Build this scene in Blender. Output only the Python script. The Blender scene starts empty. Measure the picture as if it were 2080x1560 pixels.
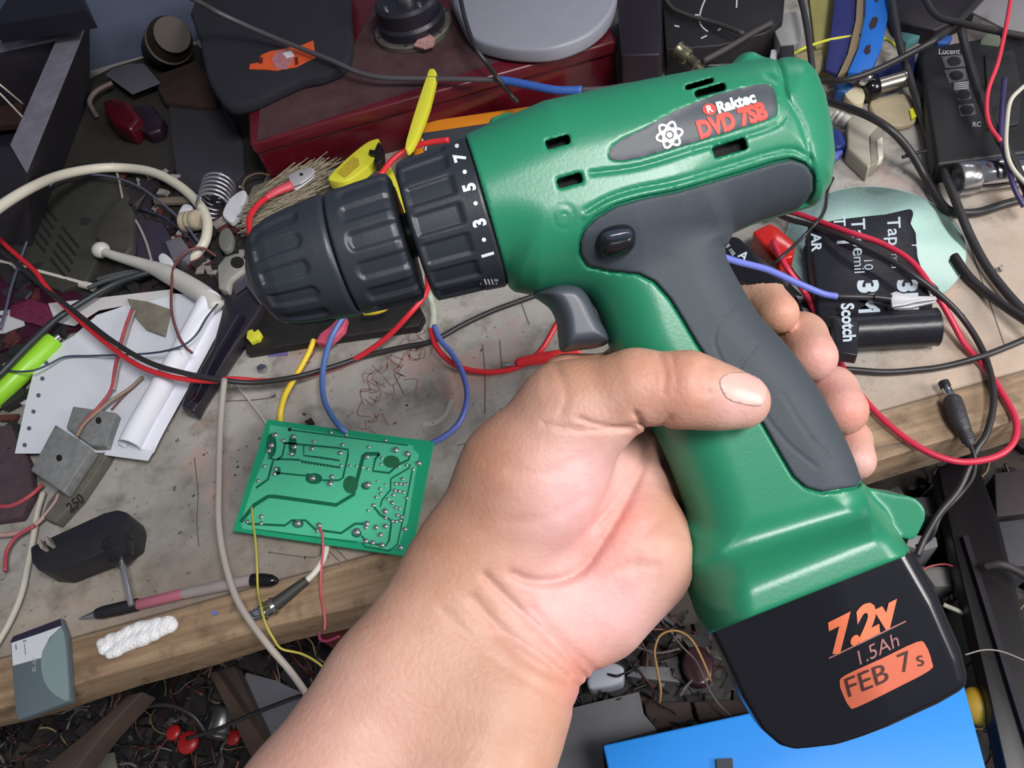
import bpy, bmesh, math, random
import numpy as np
from mathutils import Vector
from mathutils.bvhtree import BVHTree
random.seed(7); rng = np.random.default_rng(7)
SC = bpy.context.scene; COL = SC.collection
# ---------------------------------------------------------------- camera
ZB = 0.75                                   # bench top height
FPX = 1632.0; W, H = 2080, 1560
PITCH = math.radians(36); ROLL = math.radians(15.7)
CAMH = 0.45
fw = np.array([0, math.sin(PITCH), -math.cos(PITCH)])
up0 = np.array([0, math.cos(PITCH), math.sin(PITCH)]); ri0 = np.array([1.0, 0, 0])
RI = ri0*math.cos(ROLL) - up0*math.sin(ROLL)
UP = ri0*math.sin(ROLL) + up0*math.cos(ROLL)
CAM = np.array([0.0, 0.0, ZB + CAMH])
def ray(px, py): return fw + RI*((px-1040)/FPX) - UP*((py-780)/FPX)
_r = ray(783, 1213); CAM[1] = -(CAMH/-_r[2])*_r[1]      # the bench's front edge is the line y = 0
def B(px, py, h=0.0):
    """point on the horizontal plane h mm above the bench top seen at a pixel of the photograph"""
    r = ray(px, py); t = (ZB + h*0.001 - CAM[2])/r[2]
    return CAM + r*t
cam_d = bpy.data.cameras.new('camera'); cam = bpy.data.objects.new('camera', cam_d); COL.objects.link(cam)
cam_d.sensor_width = 36; cam_d.lens = 36*FPX/W; cam_d.clip_start = 0.01; cam_d.clip_end = 50
from mathutils import Matrix
cam.matrix_world = Matrix(((RI[0], UP[0], -fw[0], CAM[0]), (RI[1], UP[1], -fw[1], CAM[1]), (RI[2], UP[2], -fw[2], CAM[2]), (0, 0, 0, 1)))
SC.camera = cam
# ---------------------------------------------------------------- light
wd = bpy.data.worlds.new('world'); SC.world = wd; wd.use_nodes = True
wd.node_tree.nodes['Background'].inputs[0].default_value = (0.86, 0.92, 1.0, 1)
wd.node_tree.nodes['Background'].inputs[1].default_value = 0.22
def area(name, loc, target, sx, sy, power, color):
    l = bpy.data.lights.new(name, 'AREA'); l.shape = 'RECTANGLE'; l.size = sx; l.size_y = sy; l.energy = power; l.color = color
    o = bpy.data.objects.new(name, l); COL.objects.link(o); o.location = loc
    o.rotation_euler = (Vector(target)-Vector(loc)).to_track_quat('-Z', 'Y').to_euler(); return o
area('ceiling_lamp_light', (0.37, -0.46, 1.98), (0.08, 0.0, 0.85), 0.42, 0.20, 15.0, (1.0, 0.97, 0.95))
area('tube_lamp_over_bench', (0.68, 0.60, 1.36), (0.25, 0.1, 0.75), 0.30, 0.05, 0.5, (1.0, 0.97, 0.95))
area('daylight_from_window', (1.15, -0.62, 1.5), (0.1, 0.0, 0.75), 0.5, 0.6, 15, (1.0, 0.95, 0.92))
SC.view_settings.view_transform = 'Standard'; SC.view_settings.look = 'None'
SC.view_settings.exposure = 0.0; SC.view_settings.gamma = 1.0; SC.view_settings.use_curve_mapping = False
# ---------------------------------------------------------------- materials
MATS = {}
def mat(name, col, rough=0.5, metal=0.0, var=0.0, scale=60, col2=None, bump=0.0, bscale=300, spec=0.5, coat=0, sss=0, alpha=1, trans=0, attr=False, emis=0):
    if name in MATS: return MATS[name]
    m = bpy.data.materials.new(name); m.use_nodes = True; nt = m.node_tree; p = nt.nodes['Principled BSDF']
    p.inputs['Roughness'].default_value = rough; p.inputs['Metallic'].default_value = metal
    p.inputs['Specular IOR Level'].default_value = spec; p.inputs['Coat Weight'].default_value = coat
    p.inputs['Alpha'].default_value = alpha; p.inputs['Transmission Weight'].default_value = trans
    if sss:
        p.inputs['Subsurface Weight'].default_value = sss; p.inputs['Subsurface Scale'].default_value = 0.004
        p.inputs['Subsurface Radius'].default_value = (1.0, 0.35, 0.2)
    tc = nt.nodes.new('ShaderNodeNewGeometry')
    base = None
    if attr:
        a = nt.nodes.new('ShaderNodeAttribute'); a.attribute_name = 'Col'; base = a.outputs['Color']
    if var or col2:
        n = nt.nodes.new('ShaderNodeTexNoise'); n.inputs['Scale'].default_value = scale; n.inputs['Detail'].default_value = 6; n.inputs['Roughness'].default_value = 0.62
        nt.links.new(tc.outputs['Position'], n.inputs['Vector'])
        r = nt.nodes.new('ShaderNodeMapRange'); r.inputs[1].default_value = 0.22; r.inputs[2].default_value = 0.66
        nt.links.new(n.outputs['Fac'], r.inputs[0])
        mx = nt.nodes.new('ShaderNodeMix'); mx.data_type = 'RGBA'; nt.links.new(r.outputs[0], mx.inputs[0])
        if attr:
            hs = nt.nodes.new('ShaderNodeHueSaturation'); hs.inputs['Value'].default_value = 1-var; hs.inputs['Saturation'].default_value = 1.12
            nt.links.new(base, hs.inputs['Color']); nt.links.new(base, mx.inputs[6]); nt.links.new(hs.outputs[0], mx.inputs[7])
        else:
            mx.inputs[6].default_value = (*col, 1)
            mx.inputs[7].default_value = (*(col2 or tuple(c*(1-var) for c in col)), 1)
        base = mx.outputs[2]
    if base is not None: nt.links.new(base, p.inputs['Base Color'])
    else: p.inputs['Base Color'].default_value = (*col, 1)
    if bump:
        n = nt.nodes.new('ShaderNodeTexNoise'); n.inputs['Scale'].default_value = bscale; n.inputs['Detail'].default_value = 4
        nt.links.new(tc.outputs['Position'], n.inputs['Vector'])
        b = nt.nodes.new('ShaderNodeBump'); b.inputs['Strength'].default_value = bump; b.inputs['Distance'].default_value = 0.001
        nt.links.new(n.outputs['Fac'], b.inputs['Height']); nt.links.new(b.outputs[0], p.inputs['Normal'])
    MATS[name] = m; return m
def S(r, g, b):
    """sRGB 0-255 to linear"""
    return tuple(((c/255)/12.92 if c/255 <= 0.04045 else ((c/255+0.055)/1.055)**2.4) for c in (r, g, b))
# ---------------------------------------------------------------- objects
def tag(o, label=None, cat=None, group=None, kind=None):
    if label: o['label'] = label
    if cat: o['category'] = cat
    if group: o['group'] = group
    if kind: o['kind'] = kind
    return o
def empty(name, loc, label, cat, group=None):
    o = bpy.data.objects.new(name, None); COL.objects.link(o); o.location = loc; o.empty_display_size = 0.02
    return tag(o, label, cat, group)
def obj(name, V, F, m, parent=None, label=None, cat=None, group=None, smooth=False, kind=None, bevel=0, colors=None, solid=0):
    V = np.asarray(V, dtype=float)
    if parent is None:
        off = np.array([(V[:, 0].min()+V[:, 0].max())/2, (V[:, 1].min()+V[:, 1].max())/2, V[:, 2].min()])
    else: off = np.zeros(3)
    me = bpy.data.meshes.new(name); me.from_pydata((V-off).tolist(), [], [list(map(int, f)) for f in F])
    me.validate(); me.update()
    if smooth: me.polygons.foreach_set('use_smooth', [True]*len(me.polygons))
    me.materials.append(m)
    if colors is not None:
        ca = me.color_attributes.new('Col', 'FLOAT_COLOR', 'POINT')
        ca.data.foreach_set('color', np.hstack([colors, np.ones((len(colors), 1))]).astype(np.float32).ravel())
    bm = bmesh.new(); bm.from_mesh(me); bmesh.ops.recalc_face_normals(bm, faces=bm.faces)
    if bevel:
        es = [e for e in bm.edges if len(e.link_faces) == 2 and e.calc_face_angle(0) > 0.5]
        bmesh.ops.bevel(bm, geom=es, offset=bevel, segments=3, profile=0.5, affect='EDGES', clamp_overlap=True)
        for f in bm.faces: f.smooth = True
    bm.to_mesh(me); bm.free()
    if bevel:
        try: me.set_sharp_from_angle(angle=math.radians(35))
        except Exception: pass
    o = bpy.data.objects.new(name, me); COL.objects.link(o)
    if parent is None: o.location = off
    else:
        o.parent = parent; q = parent; t = np.array(q.location)
        while q.parent: q = q.parent; t = t + np.array(q.location)
        o.location = -t
    if solid:
        md = o.modifiers.new('thickness', 'SOLIDIFY'); md.thickness = solid; md.offset = 0
    return tag(o, label, cat, group, kind)
class MB:
    """collects shapes for one mesh"""
    def __init__(s): s.V = []; s.F = []
    def add(s, V, F):
        n = len(s.V); s.V += [tuple(v) for v in V]; s.F += [tuple(i+n for i in f) for f in F]; return s
    def go(s, name, m, parent=None, **k): return obj(name, s.V, s.F, m, parent, **k)
def prism_vf(top, bot):
    n = len(top); V = list(top)+list(bot)
    F = [tuple(range(n)), tuple(range(2*n-1, n-1, -1))] + [(i, i+n, (i+1) % n + n, (i+1) % n) for i in range(n)]
    return V, F
def prism(pts, h0, h1, grow=0):
    """pts: pixel outline of the top face at height h1 (mm); straight down to h0"""
    T = [B(x, y, h1) for x, y in pts]
    c = sum(T)/len(T)
    Bt = [np.array([p[0]+(p[0]-c[0])*grow, p[1]+(p[1]-c[1])*grow, ZB+h0*0.001]) for p in T]
    return prism_vf(T, Bt)
def crv(P, n=8):
    """Catmull-Rom through points (rows may carry extra columns)"""
    P = np.asarray(P, float)
    if len(P) < 3: return P
    Q = np.vstack([2*P[0]-P[1], P, 2*P[-1]-P[-2]]); out = []
    for i in range(1, len(Q)-2):
        for k in range(n):
            t = k/n; a, b, c, d = Q[i-1], Q[i], Q[i+1], Q[i+2]
            out.append(0.5*((2*b)+(c-a)*t+(2*a-5*b+4*c-d)*t*t+(3*b-a-3*c+d)*t**3))
    out.append(Q[-2]); return np.array(out)
def tube_vf(P, R, n=10, cap=True, flat=1.0):
    P = np.asarray(P, float); R = np.broadcast_to(np.asarray(R, float), (len(P),))
    T = np.gradient(P, axis=0); T /= np.linalg.norm(T, axis=1)[:, None]+1e-12
    a = np.array([0, 0, 1.0]); 
    if abs(T[0]@a) > 0.9: a = np.array([1.0, 0, 0])
    N = np.cross(T[0], a); N /= np.linalg.norm(N)
    V = []; F = []
    for i in range(len(P)):
        N = N - T[i]*(N@T[i]); N /= np.linalg.norm(N)+1e-12; Bn = np.cross(T[i], N)
        for k in range(n):
            t = 2*math.pi*k/n; V.append(P[i] + R[i]*(math.cos(t)*N + math.sin(t)*flat*Bn))
    for i in range(len(P)-1):
        for k in range(n): F.append((i*n+k, i*n+(k+1) % n, (i+1)*n+(k+1) % n, (i+1)*n+k))
    if cap: F.append(tuple(range(n-1, -1, -1))); F.append(tuple(range((len(P)-1)*n, len(P)*n)))
    return V, F
def wpts(pts, hdef=1.5):
    """pixel wire points (x, y[, h mm]) to smoothed world points"""
    Q = [(p[0], p[1], p[2] if len(p) > 2 else hdef) for p in pts]
    W3 = np.array([B(*q) for q in Q]); return crv(W3, 7)
def wire(name, pts, r, m, label=None, cat='wire', parent=None, hdef=None, group=None, n=10):
    V, F = tube_vf(wpts(pts, hdef if hdef is not None else r+0.3), r*0.001, n)
    return obj(name, V, F, m, parent, label, None if parent is not None else cat, group, smooth=True)
def lathe_vf(c0, c1, prof, n=28):
    """prof: (t along c0->c1 in 0..1, radius m)"""
    c0 = np.asarray(c0, float); c1 = np.asarray(c1, float); a = c1-c0
    u = np.cross(a, [0, 0, 1.0]); 
    if np.linalg.norm(u) < 1e-6*np.linalg.norm(a)+1e-9: u = np.array([1.0, 0, 0])
    u /= np.linalg.norm(u); v = np.cross(a, u); v /= np.linalg.norm(v); V = []; F = []
    for t, r in prof:
        for k in range(n):
            g = 2*math.pi*k/n; V.append(c0+a*t+r*(math.cos(g)*u+math.sin(g)*v))
    for i in range(len(prof)-1):
        for k in range(n): F.append((i*n+k, i*n+(k+1) % n, (i+1)*n+(k+1) % n, (i+1)*n+k))
    F.append(tuple(range(n-1, -1, -1))); F.append(tuple(range((len(prof)-1)*n, len(prof)*n)))
    return V, F
def box_vf(c, ax, ay, az):
    c, ax, ay, az = map(np.asarray, (c, ax, ay, az))
    V = [c+sx*ax+sy*ay+sz*az for sz in (-1, 1) for sx, sy in ((-1, -1), (1, -1), (1, 1), (-1, 1))]
    return V, [(3, 2, 1, 0), (4, 5, 6, 7), (0, 1, 5, 4), (1, 2, 6, 5), (2, 3, 7, 6), (3, 0, 4, 7)]
def ball_vf(c, r, sx=1, sy=1, sz=1, n=10, m=7):
    V = []; F = []
    for j in range(m+1):
        f = math.pi*j/m
        for k in range(n):
            g = 2*math.pi*k/n; V.append((c[0]+r*sx*math.sin(f)*math.cos(g), c[1]+r*sy*math.sin(f)*math.sin(g), c[2]+r*sz*math.cos(f)))
    for j in range(m):
        for k in range(n): F.append((j*n+k, (j+1)*n+k, (j+1)*n+(k+1) % n, j*n+(k+1) % n))
    return V, F
def ribbon_vf(P2, wpx, hit, th=0.00015):
    """flat strip of wpx pixels width along pixel polyline, on surface given by hit(px,py)"""
    P = np.asarray(P2, float); T = np.gradient(P, axis=0); T /= np.linalg.norm(T, axis=1)[:, None]+1e-9
    N = np.stack([-T[:, 1], T[:, 0]], 1); V = []; F = []
    for p, n_ in zip(P, N):
        V += [hit(*(p-n_*wpx/2)), hit(*(p+n_*wpx/2))]
    for i in range(len(P)-1): F.append((2*i, 2*i+1, 2*i+3, 2*i+2))
    return V, F
def text_vf(txt, org, rvec, uvec, hit, size_px, bold=0.0, align='CENTER', cuts=1):
    """built-in font lettering mapped onto a surface: org pixel, unit pixel vectors for right and up"""
    c = bpy.data.curves.new('t', 'FONT'); c.body = txt; c.size = 1.0; c.offset = bold; c.align_x = align; c.align_y = 'CENTER'; c.resolution_u = 3
    o = bpy.data.objects.new('t', c); COL.objects.link(o); bpy.context.view_layer.update()
    me = bpy.data.meshes.new_from_object(o.evaluated_get(bpy.context.evaluated_depsgraph_get()))
    bm = bmesh.new(); bm.from_mesh(me); bmesh.ops.triangulate(bm, faces=bm.faces)
    for it in range(5 if cuts else 0):
        es = [e for e in bm.edges if e.calc_length() > 0.09]
        if not es: break
        bmesh.ops.subdivide_edges(bm, edges=es, cuts=1); bmesh.ops.triangulate(bm, faces=bm.faces)
    bm.verts.ensure_lookup_table()
    V = []
    for v in bm.verts:
        q = np.array(org)+size_px*(v.co.x*np.array(rvec)+v.co.y*np.array(uvec)); V.append(hit(q[0], q[1]))
    F = [tuple(w.index for w in f.verts) for f in bm.faces]; bm.free()
    bpy.data.objects.remove(o); bpy.data.curves.remove(c); bpy.data.meshes.remove(me)
    return V, F
def poly_fill_vf(pts, hit, step=14):
    """fill a pixel polygon with a grid so that it follows a curved surface"""
    P = np.asarray(pts, float); bm = bmesh.new()
    vs = [bm.verts.new((x, y, 0)) for x, y in P]; bm.faces.new(vs)
    lo, hi = P.min(0), P.max(0)
    for ax in (0, 1):
        k = math.ceil(lo[ax]/step)*step
        while k < hi[ax]:
            no = (1, 0, 0) if ax == 0 else (0, 1, 0); co = (k, 0, 0) if ax == 0 else (0, k, 0)
            bmesh.ops.bisect_plane(bm, geom=bm.verts[:]+bm.edges[:]+bm.faces[:], plane_co=co, plane_no=no); k += step
    bm.verts.index_update(); V = [hit(v.co.x, v.co.y) for v in bm.verts]; F = [tuple(w.index for w in f.verts) for f in bm.faces]; bm.free(); return V, F
# ---------------------------------------------------------------- implicit surfaces
def surface_nets(f, org, h):
    s = f < 0; nx, ny, nz = f.shape
    c = np.zeros((nx-1, ny-1, nz-1), np.uint8)
    for a in (0, 1):
        for b in (0, 1):
            for d in (0, 1): c += s[a:nx-1+a, b:ny-1+b, d:nz-1+d]
    act = (c > 0) & (c < 8); ids = np.full(act.shape, -1, np.int64); I = np.argwhere(act); ids[act] = np.arange(len(I))
    acc = np.zeros((len(I), 3)); cnt = np.zeros(len(I)); i, j, k = I.T
    cor = [(a, b, d) for a in (0, 1) for b in (0, 1) for d in (0, 1)]
    for p in cor:
        for ax in range(3):
            if p[ax]: continue
            q = list(p); q[ax] = 1
            fa = f[i+p[0], j+p[1], k+p[2]]; fb = f[i+q[0], j+q[1], k+q[2]]; mk = (fa < 0) != (fb < 0)
            t = np.where(mk, fa/(fa-fb+1e-20), 0)
            for e in range(3): acc[:, e] += np.where(mk, p[e]+(t if e == ax else 0), 0)
            cnt += mk
    V = (I+acc/cnt[:, None])*h+np.array(org); F = []
    for ax in range(3):
        sl0 = [slice(1, n-1) for n in f.shape]; sl1 = list(sl0); sl0[ax] = slice(0, f.shape[ax]-1); sl1[ax] = slice(1, f.shape[ax])
        a_, b_ = s[tuple(sl0)], s[tuple(sl1)]; E = np.argwhere(a_ != b_)
        fl = a_[tuple(E.T)]
        E = E+np.array([0 if e == ax else 1 for e in range(3)])
        o1, o2 = [e for e in range(3) if e != ax]
        def cid(d1, d2):
            Q = E.copy(); Q[:, o1] -= d1; Q[:, o2] -= d2; return ids[tuple(Q.T)]
        q = np.stack([cid(1, 1), cid(0, 1), cid(0, 0), cid(1, 0)], 1)
        flip = fl if ax != 1 else ~fl
        q[~flip] = q[~flip][:, ::-1]; F.append(q)
    return V, np.vstack(F)
def smin(a, b, k):
    h = np.clip(0.5+0.5*(b-a)/k, 0, 1); return b*(1-h)+a*h-k*h*(1-h)
def smax(a, b, k): return -smin(-a, -b, k)
def poly_sdf(P, X, Y):
    P = np.asarray(P, float); n = len(P); d = np.full(X.shape, 1e12); s = np.ones(X.shape)
    for i in range(n):
        a, b = P[i], P[i-1]; ex, ey = b-a; wx, wy = X-a[0], Y-a[1]
        t = np.clip((wx*ex+wy*ey)/(ex*ex+ey*ey+1e-12), 0, 1); d = np.minimum(d, (wx-ex*t)**2+(wy-ey*t)**2)
        c1 = Y >= a[1]; c2 = Y < b[1]; c3 = ex*wy > ey*wx
        s = np.where((c1 & c2 & c3) | (~c1 & ~c2 & ~c3), -s, s)
    return s*np.sqrt(d)
def line_dist(P, X, Y):
    d = np.full(X.shape, 1e12)
    for a, b in zip(P[:-1], P[1:]):
        a = np.array(a, float); b = np.array(b, float); e = b-a; wx, wy = X-a[0], Y-a[1]
        t = np.clip((wx*e[0]+wy*e[1])/(e@e+1e-9), 0, 1); d = np.minimum(d, (wx-e[0]*t)**2+(wy-e[1]*t)**2)
    return np.sqrt(d)
class Tab:
    """2-D field tabulated over the photograph plane, sampled bilinearly"""
    def __init__(s, fn, x0, y0, x1, y1, st=3.0):
        s.x0, s.y0, s.st = x0, y0, st; xs = np.arange(x0, x1+st, st); ys = np.arange(y0, y1+st, st)
        X, Y = np.meshgrid(xs, ys, indexing='ij'); s.T = fn(X, Y).astype(np.float32)
    def __call__(s, X, Y):
        u = np.clip((X-s.x0)/s.st, 0, s.T.shape[0]-1.001); v = np.clip((Y-s.y0)/s.st, 0, s.T.shape[1]-1.001)
        i = u.astype(int); j = v.astype(int); a = u-i; b = v-j
        return (s.T[i, j]*(1-a)*(1-b)+s.T[i+1, j]*a*(1-b)+s.T[i, j+1]*(1-a)*b+s.T[i+1, j+1]*a*b)
def rect_poly(cx, cy, w, h, deg):
    c, s = math.cos(math.radians(deg)), math.sin(math.radians(deg))
    return [(cx+x*c-y*s, cy+x*s+y*c) for x, y in ((-w/2, -h/2), (w/2, -h/2), (w/2, h/2), (-w/2, h/2))]
def grid3(b, h):
    ax = [np.arange(b[2*i], b[2*i+1]+h, h, dtype=np.float32) for i in range(3)]
    return np.meshgrid(*ax, indexing='ij')
DD = 0.272; US = DD/FPX                       # the drill is held DD metres from the lens; US = metres per local unit there
def L2W(P):
    """local held-object frame (x right, y down, z towards the viewer, units US) to world"""
    P = np.asarray(P, float)
    return CAM + np.outer((P[..., 0].ravel()-1040)*US, RI) - np.outer((P[..., 1].ravel()-780)*US, UP) + np.outer(DD-P[..., 2].ravel()*US, fw)
def isomesh(fn, b, h):
    X, Y, Z = grid3(b, h); f = fn(X, Y, Z); return surface_nets(f, (b[0], b[2], b[4]), h)
# ================================================================ THE DRILL (held in the air)
def csm(P, n=4):
    P = [tuple(p) for p in P]; Q = crv(P[-2:]+P+P[:3], n); return Q[2*n: 2*n+len(P)*n]
A0 = np.array([985.0, 431.0]); AD = np.array([0.9595, -0.2817]); AN = np.array([0.2817, 0.9595])
barrel = [(760,342),(900,300),(955,277),(1000,258),(1100,215),(1250,183),(1400,153),(1500,135),(1590,125),(1625,133),(1650,160),(1668,205),(1682,270),(1688,330),(1680,380),(1655,418),(1600,434),(1530,456),(1480,478),(1455,505),(1300,575),(1180,590),(1090,600),(1045,592),(1026,577),(860,622)]
handle = [(1110,470),(1300,420),(1450,470),(1466,520),(1492,572),(1534,640),(1592,704),(1642,772),(1684,845),(1722,925),(1745,1000),(1760,1060),(1400,1150),(1398,1060),(1368,965),(1330,880),(1285,800),(1245,725),(1222,655),(1195,605),(1140,560)]
base = [(1395,1075),(1480,1035),(1600,1010),(1700,990),(1748,985),(1790,1040),(1840,1112),(1880,1230),(1700,1310),(1490,1385),(1440,1290),(1425,1262),(1408,1215),(1398,1150)]
bclip = [(1700,985),(1742,986),(1800,1000),(1845,1008),(1868,1034),(1862,1064),(1838,1092),(1780,1060)]
def unp(P, Z): return [(1040+(x-1040)*(1-Z/FPX), 780+(y-780)*(1-Z/FPX)) for x, y in P]
base = unp(base, 32); bclip = unp(bclip, 14)
HA = np.array([0.385, 0.923])                 # down the handle
T_barrel = Tab(lambda X, Y: poly_sdf(barrel, X, Y), 700, 60, 1900, 1330)
T_handle = Tab(lambda X, Y: poly_sdf(csm(handle), X, Y), 930, 60, 1900, 1330)
T_base = Tab(lambda X, Y: poly_sdf(base, X, Y), 930, 60, 1900, 1330)
T_clip = Tab(lambda X, Y: poly_sdf(csm(bclip), X, Y), 930, 60, 1900, 1330)
T_bump = Tab(lambda X, Y: np.minimum(poly_sdf(csm([(1488,150),(1492,122),(1520,112),(1545,128),(1552,150)]), X, Y), poly_sdf([(990,268),(996,246),(1034,232),(1046,250)], X, Y)), 930, 60, 1900, 400)
label = [(1236,315),(1242,299),(1265,282),(1297,267),(1377,223),(1456,191),(1530,173),(1552,170),(1566,174),(1574,190),(1578,211),(1576,233),(1560,243),(1496,263),(1417,287),(1297,321),(1258,327),(1240,323)]
T_label = Tab(lambda X, Y: poly_sdf(label, X, Y), 930, 60, 1900, 500)
rubber = [(1178,489),(1186,466),(1210,442),(1250,418),(1297,404),(1377,388),(1496,354),(1576,329),(1607,323),(1635,332),(1652,356),(1652,388),(1636,412),(1612,440),(1560,500),(1500,520),(1470,500),(1520,560),(1570,640),(1640,730),(1700,830),(1760,960),(1740,990),(1709,994),(1670,1001),(1636,991),(1611,969),(1582,920),(1548,861),(1500,800),(1455,760),(1429,720),(1413,696),(1385,648),(1361,609),(1329,573),(1297,557),(1238,551),(1194,541),(1178,517)]
T_rub = Tab(lambda X, Y: poly_sdf(rubber, X, Y), 1100, 250, 1900, 1100)
vents = [rect_poly(1133,289,46,15,-16), rect_poly(1157,367,48,17,-16), rect_poly(1482,301,66,20,-17), rect_poly(1442,184,60,11,-16), rect_poly(1420,171,56,6,-16)]
T_vent = Tab(lambda X, Y: np.minimum.reduce([poly_sdf(v, X, Y) for v in vents])-2, 930, 60, 1900, 500, 2.0)
cr_cap = [(1572,105),(1588,150),(1600,200),(1625,245),(1642,300),(1650,370),(1640,425)]
cr_lab = [(1200,352),(1300,338),(1417,303),(1500,281),(1570,258),(1592,238),(1596,205),(1585,172),(1560,155)]
cr_rub = [(1190,428),(1235,402),(1290,384),(1377,366),(1490,332),(1570,308),(1612,304),(1645,322)]
cr_sw = [(1135,600),(1175,605),(1205,650),(1232,700)]
ring = [(1145+21*math.cos(a), 440+25*math.sin(a)) for a in np.linspace(0, 2*math.pi, 17)]
arrow = [(1137,448),(1140,436),(1150,432),(1153,442),(1148,449)]
def crease_fn(X, Y):
    g = lambda P, w: np.exp(-(line_dist(P, X, Y)/w)**2)
    return 5.0*g(csm_open(cr_cap), 5)+4.0*g(csm_open(cr_lab), 4.5)+3.5*g(csm_open(cr_rub), 4.5)+1.2*g(ring, 2.5)+1.0*g(arrow, 2.5)-3.0*g([(x, y+12) for x, y in csm_open(cr_rub)], 5)
def csm_open(P): return [tuple(p) for p in crv(P, 4)]
T_cre = Tab(crease_fn, 930, 60, 1900, 1330, 2.0)
def infl(d, Z, R, Hh): return np.sqrt(np.maximum(d+R, 0)**2+(Z*R/Hh)**2)-R
def fp(X, Y, Z):
    k = FPX/(FPX-Z); return 1040+(X-1040)*k, 780+(Y-780)*k
def body_raw(X, Y, Z):
    a = (X-A0[0])*AD[0]+(Y-A0[1])*AD[1]
    Hb = 160-25*np.clip((a-350)/350, 0, 1)
    f = infl(T_barrel(X, Y), Z, 150, Hb)
    t = (X-1200)*HA[0]+(Y-600)*HA[1]
    Hh = 112+0*t
    f = smin(f, infl(T_handle(X, Y), Z, 105, Hh), 34)
    # flared foot: swells to a ridge, dips, then the collar band above the battery
    U0, V0 = fp(X, Y, Z)
    n = ((U0-1442)*0.3676+(V0-1287)*0.9300)
    qq = np.arange(-100, 400, 2.0); kk = np.exp(-(np.arange(-24, 25, 2.0)/11)**2); HT = np.convolve(np.pad(np.interp(qq, [-60, 0, 50, 74, 112, 145, 175, 260, 330], [180, 177, 171, 160, 130, 108, 92, 70, 60]), 12, mode='edge'), kk/kk.sum(), 'valid'); Hf = np.interp(-n, qq, HT).astype(np.float32)
    f = smin(f, infl(T_base(X, Y), Z, 84, Hf), 30)
    f = smax(f, n, 6)
    f = smin(f, np.maximum(T_clip(X, Y)+6, np.abs(Z+10)-42)-6, 12)
    f = smin(f, infl(T_bump(X, Y), Z, 20, 45), 14)
    return f
def body_f(X, Y, Z):
    f = body_raw(X, Y, Z); U, V_ = fp(X, Y, Z)
    front = Z > 20
    f = f+np.where(front, T_cre(U, V_), 0)
    f = np.where(front, np.maximum(f, np.minimum(-(T_vent(U, V_)), f+30)), f)
    f = np.where(front, smax(f, -np.maximum(T_rub(U, V_)-3, -(f+7)), 2), f)
    f = np.where(front, np.maximum(f, np.minimum(-T_label(U, V_), f+3.2)), f)
    # seat for trigger and a flat mouth for the chuck side
    a = (X-A0[0])*AD[0]+(Y-A0[1])*AD[1]
    f = smax(f, -(a-3), 5)
    return f
G = mat('drill_green_plastic', S(34,122,90), 0.34, var=0.06, scale=30, bump=0.05, bscale=900, spec=0.5)
RUB = mat('grip_rubber', S(58,66,74), 0.62, var=0.10, scale=90, bump=0.12, bscale=1500, spec=0.35)
BLK = mat('tool_black_plastic', S(40,45,53), 0.42, var=0.12, scale=80, bump=0.05, bscale=900)
GLOSS = mat('battery_black_plastic', S(22,22,30), 0.22, var=0.1, scale=60, spec=0.6)
DARKHOLE = mat('dark_inside', S(12,12,14), 0.9)
WHITE_INK = mat('white_ink', S(225,232,236), 0.6); RED_INK = mat('red_ink', S(225,62,52), 0.55); ORANGE_INK = mat('orange_ink', S(214,112,76), 0.5)
BODY_B = (935, 1885, 95, 1305, -200, 200)
Vb, Fb = isomesh(body_f, BODY_B, 3.8)
drill = empty('cordless_drill', L2W([[1440, 1280, 0]])[0], 'green and black cordless drill held in the hand, keyless chuck pointing left', 'drill')
body = obj('housing', L2W(Vb), Fb, G, drill, smooth=True)
# rubber over-mould
def rub_f(X, Y, Z):
    U, V_ = fp(X, Y, Z); f = body_raw(X, Y, Z)
    g = 2.6*np.exp(-(T_swirl(U, V_)/3.2)**2)
    shell = np.maximum(f-2.0+g, -(f+12))
    return smax(np.maximum(shell, -Z+22), T_rub(U, V_)+1.5, 5)
sw1 = csm_open([(1500,610),(1465,650),(1450,690),(1470,740),(1500,768)]); sw2 = csm_open([(1535,700),(1500,760),(1545,830),(1600,900),(1660,950)])
sw3 = csm_open([(1590,800),(1640,880),(1690,930)])
T_swirl = Tab(lambda X, Y: np.minimum.reduce([line_dist(q, X, Y) for q in (sw1, sw2, sw3)]), 1100, 250, 1900, 1100)
Vr, Fr = isomesh(rub_f, (1165, 1800, 300, 1015, 10, 190), 4.0)
obj('rubber_grip', L2W(Vr), Fr, RUB, drill, smooth=True, label='dark grey rubber grip')
bvh_body = BVHTree.FromPolygons([Vector(v) for v in L2W(Vb)], [list(map(int, f)) for f in Fb])
def hitter(bvh, lift=0.00025, zback=0.0):
    def h(px, py):
        d = Vector(ray(px, py)); r = bvh.ray_cast(Vector(CAM), d.normalized())
        if r[0] is None: return tuple(L2W([[px, py, zback]])[0])
        return tuple(r[0]-d.normalized()*lift)
    return h
hb = hitter(bvh_body)
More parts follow.
